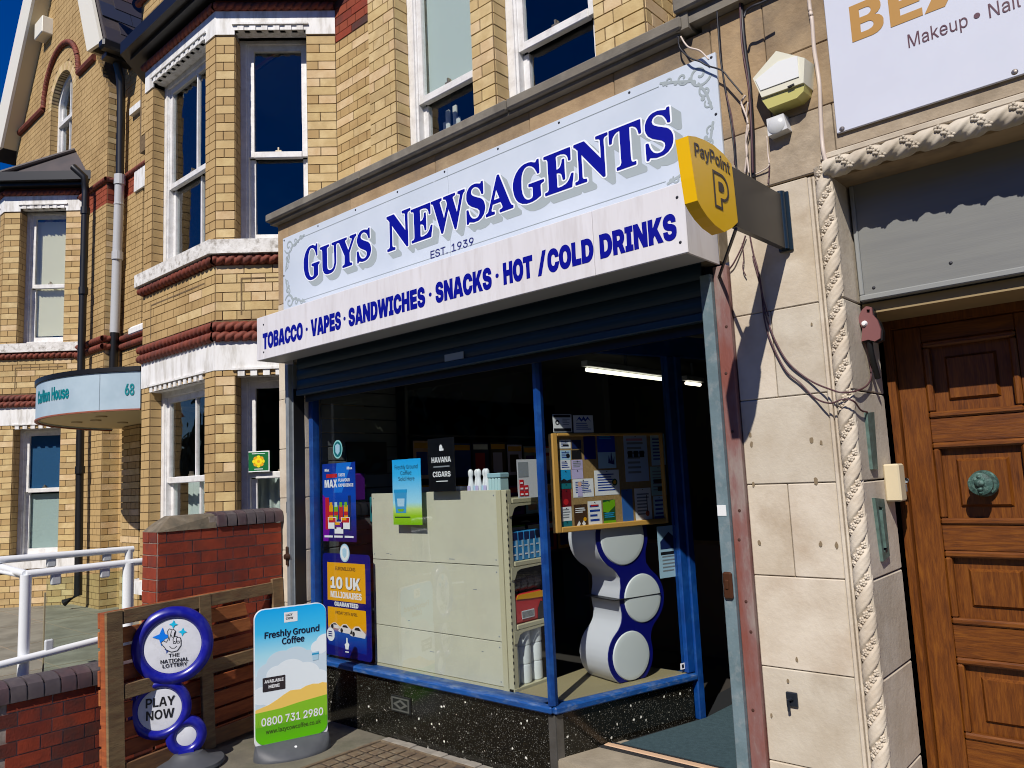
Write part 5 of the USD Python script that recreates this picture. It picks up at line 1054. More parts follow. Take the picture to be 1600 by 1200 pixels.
BEIGE = M('gondola_beige', (0.57, 0.555, 0.43), (0.53, 0.51, 0.395), 3, .4, c3=(.44, .43, .36), scale3=5, amount3=.35); BEI2 = F('shelf_beige', 186, 180, 150, .45)
go = thing('shelf_unit', 'beige metal shop shelving seen from its back behind the window', 'shelves', (-3.6, .24, .41))
GF = Fr(0, .24, 0)
for z0, z1 in ((.425, .668), (.672, 1.093), (1.097, 1.532)): part(go, 'back_panel', GF.box(-4.245, -3.085, -.012, 0, z0, z1, .002), BEIGE)
for (x_, z_, l_) in ((-4.10, 1.135, .03), (-4.06, 1.13, .012), (-3.5, 1.12, .05), (-3.9, .72, .02), (-3.3, .95, .03), (-3.7, .55, .04), (-3.25, .6, .015)): part(go, 'scuff', GF.box(x_, x_+l_, .0002, .0008, z_, z_+.004), PGREY)
for x_ in (-4.225, -3.105):
    for z_ in (.45, .64, .70, 1.06, 1.13, 1.5): part(go, 'fixing', lathe([(0, .002), (.004, .0015), (.005, 0)], (x_, .24, z_), (0, -1, 0), 8), PGREY)
part(go, 'base', GF.box(-4.245, -3.0, -.3, .004, .385, .422), BEI2)
part(go, 'upright', [GF.box(-3.082, -3.045, -.03, .008, .39, 1.53, .003)], BEI2); part(go, 'upright', [GF.box(-3.042, -3.004, -.04, .004, .39, 1.53, .003)], BEI2)
part(go, 'slots', [wbox(-3.0038, -3.0025, .236, .243, .45+i*.036, .465+i*.036) for i in range(30)], BLACK)
for z in (.765, 1.118, 1.478):
    sf_ = part(go, 'shelf', wbox(-4.2, -3.0, .285, .555, z-.028, z, .004), BEI2)
    part(sf_, 'bracket', Fr(-2.998, 0, 90).poly(Polygon([(.25, z-.03), (.25, z-.10), (.275, z-.10), (.30, z-.055), (.33, z-.045), (.55, z-.040), (.55, z-.03)]), -.003, 0), BEI2)
part(go, 'ticket_rail', [wbox(-4.2, -3.0, .556, .56, z-.035, z) for z in (.765, 1.118, 1.478)], BEI2)
CART = F('carton_blue', 40, 130, 190, .5)
for k in range(5):
    t = thing('carton', ORD[k]+' blue and white carton from the left in the row on the shelf', 'carton', (-3.04, .3+k*.05, 1.119), 'blue cartons on the shelf')
    y = .282+k*.052; part(t, 'box', wbox(-3.12, -3.012, y, y+.048, 1.119, 1.285, .002), CART)
    FX = Fr(-3.012, 0, 90); part(t, 'print', [FX.box(y+.004, y+.044, 0, .001, 1.235, 1.28)], PDKBLUE); part(t, 'print', [FX.box(y+.03, y+.045, .0012, .002, 1.125, 1.235)], PPALE); part(t, 'print', [FX.box(y+.004, y+.028, .0012, .002, 1.15, 1.158), FX.box(y+.004, y+.028, .0012, .002, 1.2, 1.206)], PAPER)
t = thing('carton', 'dark red carton at the left of the blue carton row', 'carton', (-3.04, .26, 1.119)); part(t, 'box', wbox(-3.10, -3.02, .255, .278, 1.119, 1.27, .002), PRED)
t = thing('red_package', 'red and yellow printed multipack on the lower shelf', 'package', (-3.05, .4, .766))
part(t, 'box', wbox(-3.2, -3.008, .275, .535, .766, .93, .012), F('pack_red', 196, 40, 44, .4)); FX = Fr(-3.006, 0, 90)
part(t, 'yellow_band', FX.poly(Polygon([(.29, .905), (.30, .928), (.53, .928), (.53, .89), (.42, .895)]), 0, .002), PYEL); part(t, 'label', FX.box(.33, .44, .001, .002, .79, .835), PAPER)
part(t, 'label_bars', [FX.box(.335+i*.008, .339+i*.008, .002, .0025, .795, .83) for i in range(13)], INK); part(t, 'figure', FX.poly(Polygon([(.47, .77), (.53, .77), (.53, .86), (.50, .87), (.475, .83)]), .001, .002), INK)
for k in range(4):
    solo('black_roll', lathe([(0, .0), (.05, .0), (.055, .01), (.055, .055), (.05, .065), (0, .065)], (-3.07, .285+k*.064, .985), (0, 1, 0), 20), F('roll_black', 26, 26, 30, .35), ORD[k]+' shiny black roll from the left on top of the red multipack', 'roll', 'black rolls on the red pack', smooth=40)
PLAST = F('tissue_white', 214, 220, 222, .35)
for k, (y, r) in enumerate(((.30, .036), (.39, .046), (.49, .046))):
    t = thing('toilet_roll_pack', ('narrow grey white', 'middle white', 'rightmost white')[k]+' wrapped column of toilet rolls on the window floor', 'toilet rolls', (-3.06, y, .423))
    for q in range(3):
        m = lathe([(0, 0), (r*.9, 0), (r, .008), (r*1.01, .05), (r, .096), (r*.9, .104), (0, .104)], (-3.062, y, .424+q*.105), (0, 0, 1), 20)
        part(t, 'roll', m, PLAST if k else F('tissue_grey', 150, 162, 172, .35), smooth=40)
for k in range(5):
    x = -3.345+k*.034
    t = thing('white_bottle', ORD[k]+' white plastic bottle from the left on top of the beige unit', 'bottle', (x, .33, 1.479), 'white bottles on the shelf unit')
    part(t, 'body', lathe([(0, 0), (.017, 0), (.019, .01), (.019, .085), (.014, .115), (.012, .135), (.017, .15), (.016, .17), (.008, .18), (0, .182)], (x, .30+.02*(k % 2), 1.479), (0, 0, 1), 16), F('bottle_white', 226, 230, 234, .3), smooth=40)
    part(t, 'label', Fr(x, .28+.02*(k % 2), 0).box(-.012, .012, .0, .002, 1.53, 1.56), PPALE if k % 2 else PLILAC)
t = thing('pale_tray', 'pale turquoise ribbed pack beside the white bottles', 'pack', (-3.15, .33, 1.479)); part(t, 'case', [wbox(-3.185+i*.025, -3.162+i*.025, .28, .36, 1.479, 1.60, .006) for i in range(4)], F('pack_turquoise', 176, 208, 210, .3)); part(t, 'lid', wbox(-3.19, -3.083, .278, .362, 1.601, 1.63, .005), F('pack_lid', 150, 186, 196, .3))
t = thing('card_stand', 'clear stand of price cards at the end of the top shelf', 'card stand', (-3.0, .36, 1.48)); FX = Fr(-2.995, 0, 76)
part(t, 'board', FX.box(.27, .42, -.004, 0, 1.48, 1.70), F('stand_pale', 190, 192, 196, .4)); part(t, 'card', FX.box(.275, .345, .0005, .002, 1.60, 1.685), PGREY)
part(t, 'red_pack', [FX.box(.28+i*.032, .308+i*.032, .0005, .003, 1.492+j*.032, 1.52+j*.032) for i in range(2) for j in range(3) if (i, j) != (1, 2)], PRED); part(t, 'red_pack_label', [FX.box(.285+i*.032, .303+i*.032, .0032, .004, 1.497+j*.032, 1.506+j*.032) for i in range(2) for j in range(3) if (i, j) != (1, 2)], PAPER)
t = thing('green_tub', 'small green topped tub at the left end of the beige unit top', 'tub', (-3.55, .3, 1.48)); part(t, 'tub', lathe([(0, 0), (.03, 0), (.034, .05), (0, .052)], (-3.55, .3, 1.532), (0, 0, 1), 16), PDKGREEN); part(t, 'box', wbox(-3.52, -3.41, .27, .33, 1.533, 1.56, .003), PAPER)
# magazines at the back
rk = thing('magazine_rack', 'dark magazine rack along the left wall deeper in the shop', 'rack', (-4.8, 2.0, .2)); rm = random.Random(5)
part(rk, 'post', wbox(-4.80, -4.70, .945, .985, .13, 2.45, .004), BLACK); part(rk, 'back', wbox(-4.83, -4.80, .99, 3.3, .3, 2.3), F('rack_dark', 40, 42, 42, .6))
for k in range(4): part(rk, 'shelf', wbox(-4.80, -4.66, .99, 3.3, (.88+k*.36), (.895+k*.36), .003), F('rack_dark', 40, 42, 42, .6))
mg = [PBLUE, PRED, PYEL, PGREEN, PPURP, PSKIN, PTEAL, PBROWN, PLILAC, PDKBLUE, PPALE, PGREY]
MGF = Fr(-4.70, 0, 90)
for k in range(3):
    for i in range(10):
        y = 1.02+i*.225; z = .90+k*.36; h = rm.uniform(.26, .31); t = thing('magazine', ORD[i]+' dim magazine from the left on the '+('lower', 'middle', 'upper')[k]+' shelf of the rack', 'magazine', MGF.P(y, 0, z), 'magazines on the rack')
        part(t, 'cover', MGF.box(y, y+.2, 0, .004, z, z+h), rm.choice(mg)); part(t, 'masthead', MGF.box(y+.01, y+.19, .005, .006, z+h-.06, z+h-.015), rm.choice([PAPER, PYEL, PRED])); part(t, 'picture', MGF.box(y+.03, y+.15, .005, .006, z+.03, z+h-.09), rm.choice(mg))
# strip lights
TUBE = usdkit.material(stage, '/World/Looks/lit_tube', {'e': ('emission', {'color': (1.0, .93, .72), 'strength': 2.2})}, surface='e.emission')
for k, (x, ya, yb, lab) in enumerate(((-3.46, 1.73, 2.84, 'nearer lit fluorescent strip light under the shop ceiling'), (-3.5, 3.35, 3.62, 'farther small strip light deeper in the shop'))):
    t = thing('strip_light', lab, 'lamp', (x, (ya+yb)/2, 2.4)); part(t, 'tube', tube([(x, ya, 2.40), (x, yb, 2.40)], .016, 10), TUBE); part(t, 'batten', wbox(x-.03, x+.03, ya-.03, yb+.03, 2.425, 2.47, .004), PAPER); part(t, 'hanger', [wbox(x-.01, x+.01, (ya+yb)/2-.01, (ya+yb)/2+.01, 2.471, 2.6)], PGREY)

# ------------------------------------------------------------------ the splayed window: notice board, cards, white display
nb = thing('notice_board', 'cork notice board with pale wooden frame behind the return window', 'notice board', RW.P(.53, -.06, 1.28))
NS0, NS1, NZ0, NZ1 = .118, .93, 1.285, 1.832
part(nb, 'cork', RW.box(NS0, NS1, -.08, -.07, NZ0, NZ1), M('cork', (0.36, 0.235, 0.09), (0.29, 0.18, 0.065), 60, .9))
WFR = F('pale_wood_frame', 206, 156, 78, .5)
for b in ((NS0-.02, NS0+.016, NZ0, NZ1+.0), (NS1-.016, NS1, NZ0, NZ1), ): part(nb, 'frame', RW.box(b[0], b[1], -.085, -.045, b[2], b[3], .004), WFR)
part(nb, 'frame', RW.box(NS0+.0165, NS1-.0165, -.085, -.046, NZ0, NZ0+.03, .004), WFR); part(nb, 'frame', RW.box(NS0+.0165, NS1-.0165, -.085, -.046, NZ1-.016, NZ1, .004), WFR)
def zn(x, y): return RW.px(860+x/5.714, 640+y/5.714, -.066)
notices = [((84, 270, 185, 345), PAPER, 'white vehicle business card at the top left of the board', 'c'), ((190, 272, 278, 348), PDKBLUE, 'dark blue business card beside the white vehicle card', ''), ((88, 365, 185, 448), PPALE, 'pale card with dark round spot on the notice board', 'd'),
  ((190, 362, 282, 440), INK, 'black business card near the top of the board', ''), ((88, 452, 186, 535), PAPER, 'white card with thin text under the card with the spot', 't'), ((190, 450, 292, 528), PLILAC, 'lilac business card under the black one', 't'), ((90, 540, 188, 655), PCYAN, 'bright cyan card at the left of the board', 's'),
  ((190, 535, 296, 615), PLILAC, 'plain lilac white card with one pin', ''), ((92, 658, 190, 705), PTEAL, 'narrow teal slip below the cyan card', ''), ((96, 712, 192, 870), F('notice_dark_red', 110, 10, 24, .5), 'dark red leaflet at the left edge of the board', 'r'), ((200, 622, 392, 775), PAPER, 'white leaflet with picture of a person', 'p'),
  ((100, 872, 195, 990), PAPER, 'white leaflet low at the left edge of the board', 't'), ((102, 995, 200, 1065), PTEAL, 'grey teal slip at the bottom left corner', ''), ((210, 850, 338, 1048), PBROWN, 'dark brown leaflet at the bottom of the board', 'b'), ((335, 820, 468, 1040), PAPER, 'white menu with red heading at the bottom', 'm'),
  ((468, 808, 590, 1030), PDKGREEN, 'green landscape leaflet with lime foot', 'g'), ((295, 230, 410, 440), PNAVY, 'tall navy leaflet at the top of the board', ''), ((415, 225, 590, 520), F('notice_sea_blue', 24, 60, 170, .5), 'large sea blue poster with figures', 'f'), ((392, 545, 625, 755), PAPER, 'broad white certificate with green crest', 'x'),
  ((652, 230, 885, 635), F('notice_pale_blue', 176, 196, 226, .5), 'tall pale blue event poster with three photos', 'e'), ((890, 215, 1035, 495), PPALE, 'pale blue poster at the top right corner', 't'), ((892, 510, 1045, 760), F('notice_mint', 150, 190, 190, .5), 'mint poster with dark bus picture', 'u'), ((635, 715, 748, 1005), F('notice_mid_blue', 50, 100, 170, .5), 'mid blue narrow leaflet below the event poster', ''),
  ((750, 705, 915, 1010), PAPER, 'white poster with an orange guitar', 'q'), ((920, 775, 1035, 975), PPALE, 'blue footed leaflet at the bottom right', 'v')]
for i, ((x0, y0_, x1, y1_), col, lab, kind) in enumerate(notices):
    (a, zt_), (b, zb_) = zn(x0, y0_), zn(x1, y1_)
    c = poster('notice', lab, 'notice', RW, a, b, zb_, zt_, -.0698+.0004*(i % 3), col, th=.0012)
    part(c.t, 'pin', lathe([(0, .004), (.003, .003), (.003, 0)], RW.P((a+b)/2, -.068, zt_-.008), [*RW.ed, 0], 8), INK)
    if kind in 'tpmexquvdc' and kind: c.lines(.12, .88, .12 if kind not in 'pq' else .2, .85, 7 if b-a > .1 else 4, PGREY if i % 2 else PBLUE, .45, i)
    if kind == 'c': c.poly([(.25, .25), (.5, .3), (.8, .25), (.8, .45), (.3, .5)], INK, layer=4)
    if kind == 'd': c.disc(.72, .45, .18, INK, layer=4)
    if kind == 's': c.poly([(0, 0), (1, 0), (1, .3), (.6, .2), (.3, .35), (0, .2)], INK, layer=4)
    if kind == 'r': c.disc(.45, .3, .25, PRED, layer=2)
    if kind == 'p': c.poly([(.2, .05), (.45, .05), (.42, .5), (.38, .6), (.24, .58)], PLILAC, layer=4); c.disc(.32, .72, .09, PSKIN, layer=5); c.rect(.5, .2, .52, .9, PGREY, layer=3)
    if kind == 'b': c.lines(.1, .9, .6, .85, 3, PAPER, .5, i); c.poly([(.15, .1), (.35, .3), (.5, .12), (.7, .3), (.85, .15), (.7, .05), (.5, .2), (.3, .05)], PAPER, layer=3); c.disc(.8, .35, .12, PYEL, layer=4)
    if kind == 'm': c.rect(.2, .80, .75, .86, PRED, layer=4)
    if kind == 'g': c.rect(0, 0, 1, .2, PGREEN, layer=2); c.lines(.1, .9, .28, .5, 3, PCYAN, .5, i); c.poly([(0, .55), (.4, .5), (1, .75), (1, 1), (.5, .95), (0, .9)], PGREEN, layer=3)
    if kind == 'f': c.rect(0, 0, 1, .48, PPALE, layer=1); c.poly([(.55, .15), (.6, .4), (.68, .2), (.75, .5), (.82, .2), (.92, .35), (.9, .1)], PNAVY, layer=3); c.lines(.1, .8, .85, .95, 2, PCYAN, .5, i)
    if kind == 'x': c.disc(.8, .5, .11, PDKGREEN, layer=4); c.disc(.8, .5, .06, PYEL, layer=5)
    if kind == 'e':
        for k in range(3): c.rect(.14+k*.25, .52, .34+k*.25, .66, INK, layer=4)
        c.rect(.1, .88, .8, .93, F('notice_rose', 190, 130, 150, .5), layer=4)
    if kind == 'u': c.rect(.15, .42, .85, .56, INK, layer=4); c.rect(.4, .15, .75, .3, INK, layer=4)
    if kind == 'q': c.disc(.72, .28, .13, F('guitar_orange', 180, 80, 30, .5), layer=4, sx=.9); c.rect(.70, .3, .745, .8, PBROWN, layer=5)
    if kind == 'v': c.rect(0, 0, 1, .15, PBLUE, layer=3)
for i, ((x0, y0_, x1, y1_), lab) in enumerate((((2, 45, 176, 203), 'white and black business card taped above the notice board'), ((184, 52, 368, 205), 'white card with blue roof emblem above the notice board'))):
    (a, zt_), (b, zb_) = zn(x0, y0_), zn(x1, y1_); c = poster('window_card', lab, 'card', RW, a, b, zb_, zt_, -.048, PAPER, th=.0015)
    if i == 0: c.rect(.03, .83, .95, .97, INK); c.rect(.03, .03, .95, .22, INK); c.disc(.22, .55, .11, INK, layer=3); c.disc(.22, .52, .05, PAPER, layer=4); c.lines(.5, .9, .35, .75, 4, PGREY, .4, 2)
    else: c.poly([(.12, .62), (.3, .92), (.42, .75), (.52, .94), (.62, .75), (.72, .92), (.9, .62), (.72, .78), (.6, .62), (.5, .74), (.4, .62), (.28, .78)], PBLUE); c.lines(.12, .9, .1, .55, 4, PBLUE, .4, 4)
(a, zt_), (b, zb_) = RW.px(1026, 823, -.045), RW.px(1066, 899, -.045); c = poster('leaflet', 'dim blue white leaflet on the glass near the shop door', 'leaflet', RW, a, b, zb_, zt_, -.045, PPALE, th=.0012)
c.poly([(.1, .7), (.5, .88), (.9, .7), (.9, .55), (.1, .55)], PDKBLUE); c.lines(.15, .85, .08, .42, 5, PGREY, .4, 3); c.rect(.1, .44, .8, .5, INK)
a, zt_ = RW.px(1063, 1037, -.02); c = poster('window_sticker', 'tiny white sticker at the bottom right of the return window', 'sticker', RW, a, a+.04, zt_-.035, zt_, -.0215, PAPER, th=.0008); c.rect(.3, .2, .7, .8, INK)
ls = thing('lottery_stand', 'white sided blue play stand of three discs standing in the return window', 'display stand', RW.P(.64, -.2, .41))
circ = [(.60, 1.228, .165), (.725, .862, .140), (.612, .552, .137)]
bod = unary_union([Point(s, z).buffer(r+.032, quad_segs=24) for s, z, r in circ]+[LineString([(circ[i][0], circ[i][1]), (circ[i+1][0], circ[i+1][1])]).buffer(.105) for i in range(2)]); bod = bod.buffer(.12, quad_segs=16).buffer(-.24, quad_segs=16).buffer(.12, quad_segs=16).simplify(.001)
bod = bod.intersection(sbox(-1, .413, 3, 3))
part(ls, 'side', RW.poly(bod.segmentize(.02), -.36, -.102), M('display_white', (0.62, 0.63, 0.68), rough=.3), smooth=40)
part(ls, 'front', RW.poly(bod.buffer(-.002), -.1015, -.094), PNAVY)
for s, z, r in circ: part(ls, 'white_disc', lathe([(0, .014), (r*.8, .013), (r*.97, .007), (r, 0)], RW.P(s, -.094, z), [*RW.ed, 0], 40), F('disc_white', 214, 220, 220, .35), smooth=40)
part(ls, 'seam', RW.box(.50, .86, -.37, -.0785, .872, .877), INK)

# ------------------------------------------------------------------ things on the pavement
cp = thing('cellar_cover', 'rusty cast iron pavement cover with rows of raised square pads', 'pavement cover', (-3.3, -.3, 0))
RUST = M('rusty_iron', (0.15, 0.105, 0.06), (0.10, 0.07, 0.045), 25, .8, .5, 70, c3=(.22, .19, .13), scale3=12, amount3=.6)
IRON = M('dark_iron', (0.055, 0.045, 0.035), (0.09, 0.065, 0.045), 30, .7, .5, 80)
KER = M('pale_cement_edge', (0.33, 0.30, 0.25), (0.22, 0.2, 0.17), 15, .9, .6, 60)
x0, y1c = -4.0, .075
part(cp, 'bed', wbox(x0, -2.55, -.85, y1c, -.01, .004), IRON)
part(cp, 'rim', [wbox(x0-.02, x0, -.85, y1c+.014, -.01, .016, .003), wbox(x0, -2.55, y1c, y1c+.014, -.01, .016, .003)], RUST)
for xx in (-3.28,): part(cp, 'rim', wbox(xx-.03, xx+.03, -.85, y1c-.001, .0045, .012), IRON)
for i in range(12):
    for j in range(9):
        xa = x0+.012+i*.088+(.07 if i >= 8 else 0); ya = y1c-.012-j*.088
        if xa+.07 < -2.56: part(cp, 'pad', wbox(xa+.004, xa+.074, ya-.074, ya-.004, .004, .013, .005), RUST)
for i in range(16): part(cp, 'edge_stone', wbox(-4.02+i*.092, -3.935+i*.092, .095, .158, -.01, .010+.002*(i % 3), .003), KER)

# pallet
PEA = np.array([-.2206, .9754, 0]); PN = np.array([.9754, .2206, 0]); PEB = np.array([0, 0, 1.0])*.9985-PN*.055; PEC = np.cross(PEA, PEB)
PO = np.array([-4.61, -1.292, .0])
def pbox(a0, a1, b0, b1, c0, c1, ch=.003):
    m = chbox(a1-a0, b1-b0, c1-c0, ch); v = np.asarray(m.vertices)+[(a0+a1)/2, (b0+b1)/2, (c0+c1)/2]; m.vertices = PO+v[:, :1]*PEA+v[:, 1:2]*PEB+v[:, 2:3]*PEC; m.fix_normals(); return m
pal = thing('pallet', 'weathered wooden pallet leaning upright against the red wall', 'pallet', PO)
WG = [M('pallet_grey_wood', (0.25, 0.165, 0.075), (0.15, 0.095, 0.045), 7, .85, .8, 40, c3=(.16, .05, .02), scale3=9, amount3=.5, stretch=(1, 1, 6)), M('pallet_brown_wood', (0.20, 0.095, 0.035), (0.12, 0.055, 0.022), 6, .85, .6, 40, c3=(.08, .05, .03), scale3=9, amount3=.5, stretch=(1, 1, 6))]
WO = [M('pallet_orange_wood', (0.44, 0.15, 0.04), (0.30, 0.09, 0.022), 7, .8, .5, 40, stretch=(1, 1, 6)), M('pallet_red_wood', (0.36, 0.09, 0.022), (0.22, 0.05, 0.014), 7, .8, .5, 40, stretch=(1, 1, 6))]
L_ = 1.33; T_ = .118
for a0, a1 in ((0, .10), (.62, .71), (L_-.10, L_)): part(pal, 'bearer_board', pbox(a0, a1, .02, .951+(.0 if a1 < 1.2 else .02), -.020, 0), WG[0 if a0 != .60 else 1])
for b0, b1 in ((.872, .95), (.46, .54), (.03, .12)): part(pal, 'cross_board', pbox(.106, L_-.101, b0, b1, -.0215, -.0015), WG[int(b0 < .2)])
for a0 in (0, .60, L_-.10):
    for b0 in (.03, .45, .852): part(pal, 'block', pbox(a0+.003, a0+.098, b0, b0+.095, -T_+.052, -.0225), WO[1])
rp = random.Random(4)
for k in range(9):
    b0 = .025+k*.1045; part(pal, 'deck_board', pbox(.0+rp.uniform(0, .012), L_-rp.uniform(0, .012), b0+rp.uniform(-.004, .004), b0+.088, -T_+.025+rp.uniform(0, .004), -T_+.045), WO[int(rp.random() < .4)])
for a0, m in ((.002, WO[1]),): part(pal, 'stringer', pbox(a0, a0+.02, .03, .95, -T_+.052, -.024), m)

# lottery sign
LB = np.array([-4.62, -.80, 0.0]); LN = np.array([.898, -.44, 0]); LS = np.array([.44, .898, 0]); LFr = Fr(LB[0], LB[1], math.degrees(math.atan2(.898, .44)))
lo = thing('lottery_sign', 'blue and white lottery pavement sign of three stacked discs on a grey foot', 'sign', LB)
RBLUE = M('sign_royal_blue', lin(14, 16, 132), lin(20, 24, 140), 9, .3, c3=lin(60, 64, 150), scale3=18, amount3=.35); FACE = M('sign_face_white', lin(216, 219, 227), lin(206, 209, 217), 9, .28, c3=lin(176, 178, 182), scale3=16, amount3=.4)
prof = lambda R, r, d: [(0, d*.35), (r, d*.35), (r+.004, d*.62), (r+(R-r)*.35, d*1.0), (r+(R-r)*.62, d*.98), (R*.985, d*.45), (R, 0), (R*.985, -d*.5), (R*.9, -d*.9), (0, -d)]
CC = [(-.131, .702, .224, .157, .032), (-.198, .347, .171, .118, .028), (-.055, .174, .112, .056, .030)]
OFF = [.012, 0.0, -.006]
for k, (s, z, R, r, d) in enumerate(CC):
    p_ = bez([(*q, 0) for q in prof(R, r, d)[2:]], 5)[:, :2]; p_ = np.vstack([[(0, d*.35), (r, d*.35)], p_[1:]]); p_[:, 0] = np.maximum(p_[:, 0], 0)
    off = LFr.P(s, OFF[k], z)
    rg = part(lo, 'blue_ring', lathe(p_[::-1], off, LN, 56), RBLUE, smooth=35)
    part(rg, 'white_face', lathe([(0, .005), (r*.5, .004), (r*.9, .0015), (r-.001, 0)][::-1], off+LN*(d*.35+.001), LN, 48), FACE, smooth=True)
part(lo, 'neck', trimesh.convex.convex_hull(np.vstack([LFr.P([-.055+dx for dx in (-.04, .04, .04, -.04)], [.03, .03, -.03, -.03], .10), LFr.P([-.055+dx for dx in (-.055, .055, .055, -.055)], [.045, .045, -.045, -.045], .03)])), RBLUE)
FOOT = M('foot_grey', (0.075, 0.08, 0.09), (0.06, 0.065, 0.075), 10, .55)
part(lo, 'foot', [lathe([(0, 0), (.19, 0), (.20, .015), (.195, .032), (.11, .05), (.085, .075), (.075, .085), (0, .088)], LFr.P(-.04, .0, 0), (0, 0, 1), 40)], FOOT, smooth=40)
LCx, LCz = CC[0][0], CC[0][1]
fd = OFF[0]+CC[0][4]*.35+.0062
def lz(x, y): return LCx+(x-350)/5*.00372-.0, LCz+.018-(y-360)/5*.00378
def lpoly(pts, mat, name, lay): part(lo, name, LFr.poly(pts if not isinstance(pts, list) else Polygon([lz(*p) for p in pts]), fd+.0006*lay, fd+.0006*lay+.0004), mat)
def star(x, y, r, k=.42, rot=0):
    P = []
    for i in range(8):
        a = rot+i*PI/4; q = r if i % 2 == 0 else r*k; P.append((x+q*math.sin(a), y-q*math.cos(a)))
    return P
SKYB = F('logo_blue', 0, 120, 230, .4); CYB = F('logo_cyan', 20, 185, 225, .4)
lpoly(star(270, 305, 70, .4, .05), SKYB, 'logo_star', 1); lpoly(star(352, 220, 33, .42, .1), CYB, 'logo_star', 1); lpoly(star(420, 285, 33, .42, .1), CYB, 'logo_star', 1); lpoly(star(312, 412, 26, .42, .4), PBLUE, 'logo_star', 1)
hand = unary_union([Polygon([lz(*p) for p in q]).buffer(.003) for q in (
    [(300, 360), (330, 330), (405, 345), (405, 385), (380, 420), (340, 425), (305, 405), (285, 375)], [(322, 345), (338, 270), (352, 262), (364, 275), (350, 345)], [(310, 345), (322, 325), (314, 270), (324, 256), (336, 262), (345, 320), (350, 345)], [(350, 345), (356, 322), (376, 318), (380, 345), (370, 372), (352, 368)], [(378, 345), (382, 328), (400, 330), (404, 350), (394, 372), (378, 368)], [(268, 352), (280, 342), (310, 360), (305, 385), (285, 378)])])
lpoly(hand.buffer(.002), INK, 'logo_outline', 2); lpoly(hand.buffer(-.0022), FACE, 'logo_hand', 3)
ink = unary_union([LineString([lz(*p) for p in q]).buffer(.0019) for q in ([(326, 385), (340, 400), (362, 402), (378, 388)], [(352, 345), (353, 365), (368, 368), (376, 350), (375, 325)], [(378, 345), (380, 366), (395, 368), (402, 350)], [(322, 340), (338, 272)], [(350, 340), (362, 280)], [(345, 320), (336, 300)])]+[Point(lz(362, 352)).buffer(.0034), Point(lz(388, 352)).buffer(.0034)])
lpoly(ink, INK, 'logo_lines', 4)
for w_, xa, xb, yb in (('THE', 320, 398, 468), ('NATIONAL', 260, 465, 508), ('LOTTERY', 275, 455, 542)):
    (sa, za), (sb_, _) = lz(xa, yb), lz(xb, yb); lpoly(fit(tpoly(w_, 'sans', 650), sa, za, sb_-sa, .0205), INK, 'lettering', 1)
(s2, z2, R2, r2, d2) = CC[1]; fd2 = d2*.35+.0062
for w_, zz_, wd_ in (('PLAY', .018, .155), ('NOW', -.052, .150)): part(lo, 'lettering', LFr.poly(fit(tpoly(w_, 'sans', 720), s2-wd_/2+.002, z2+zz_, wd_, .052), fd2, fd2+.0005), INK)

# coffee pavement sign
KA = np.array([-4.368, -.56]); KD = np.array([.298, .9545]); KF = Fr(KA[0], KA[1], math.degrees(math.atan2(KD[1], KD[0])))
co = thing('coffee_sign', 'rounded pavement sign advertising ground coffee on a dark grey foot', 'sign', (*KA, 0))
part(co, 'panel', KF.poly(sbox(-.006, .05, .436, .870).buffer(-.06).buffer(.06, quad_segs=12), -.022, -.002), F('panel_edge_white', 225, 228, 230, .4))
ft = sbox(-.012, .0, .445, .082).buffer(-.02).buffer(.02)
pf = [(.0, -.012), (.445, -.012)]
nE = 15; outl_ = [(.2165+.232*math.cos(a), .135*math.sin(a)) for a in np.linspace(0, PI, nE)]
v = [tuple(KF.P(s, d, z)) for s, d in outl_ for z in (0, .02)]+[tuple(KF.P(s*.96+.0087, d*.3, .085)) for s, d in outl_]+[tuple(KF.P(s, -d, 0)) for s, d in outl_]+[tuple(KF.P(s*.96+.0087, -d*.3, .08)) for s, d in outl_]
part(co, 'foot', trimesh.convex.convex_hull(np.array(v)), FOOT, smooth=35)
part(co, 'foot_bolt', lathe([(0, .004), (.008, .003), (.009, 0)], KF.P(.215, .075, .058), (*(KF.ed*.5), .85), 10), PAPER)
sg_ = gradz('coffee_sign_sky', [(0, lin(95, 185, 0)), (.10, lin(110, 195, 20)), (.235, lin(160, 205, 80)), (.24, lin(190, 220, 235)), (.5, lin(205, 230, 242)), (.66, lin(165, 222, 240)), (.82, lin(60, 190, 240)), (1, lin(0, 170, 240))], .085, .866)
c = Card(co, KF, -.003, .433, .085, .866, -.0018, sg_, .0018, .055, 'printed_face')
CLO = F('cloud_white', 226, 236, 242, .4); CLO2 = F('cloud_grey', 200, 218, 230, .4); HIL = F('hill_yellow', 238, 200, 100, .4); GRS = F('grass_green', 130, 190, 40, .4)
def blobs(pts, mat, lay):
    g = unary_union([affinity.scale(Point(c.s0+x*c.w, c.z0+y*c.h).buffer(r*c.w), 1.25, 1) for x, y, r in pts]); c.poly(g, mat, 'print', lay)
blobs([(.05, .42, .16), (.2, .52, .14), (.36, .58, .17), (.55, .60, .16), (.72, .55, .18), (.92, .55, .16), (.5, .45, .3), (.85, .42, .2), (.15, .36, .2)], CLO2, 1); blobs([(.1, .36, .12), (.3, .50, .12), (.48, .50, .18), (.68, .46, .18), (.9, .66, .10), (.98, .70, .10), (.85, .40, .16), (.6, .38, .2), (.25, .36, .16)], CLO, 2)
c.poly([(0, .20), (1, .22), (1, .375), (.93, .385), (.88, .378), (.80, .385), (.7, .378), (.62, .36), (.48, .365), (.38, .34), (.3, .315), (.18, .285), (0, .262)], HIL, layer=3)
c.poly([(0, 0), (1, 0), (1, .285), (.6, .265), (.35, .245), (0, .238)], GRS, layer=4)
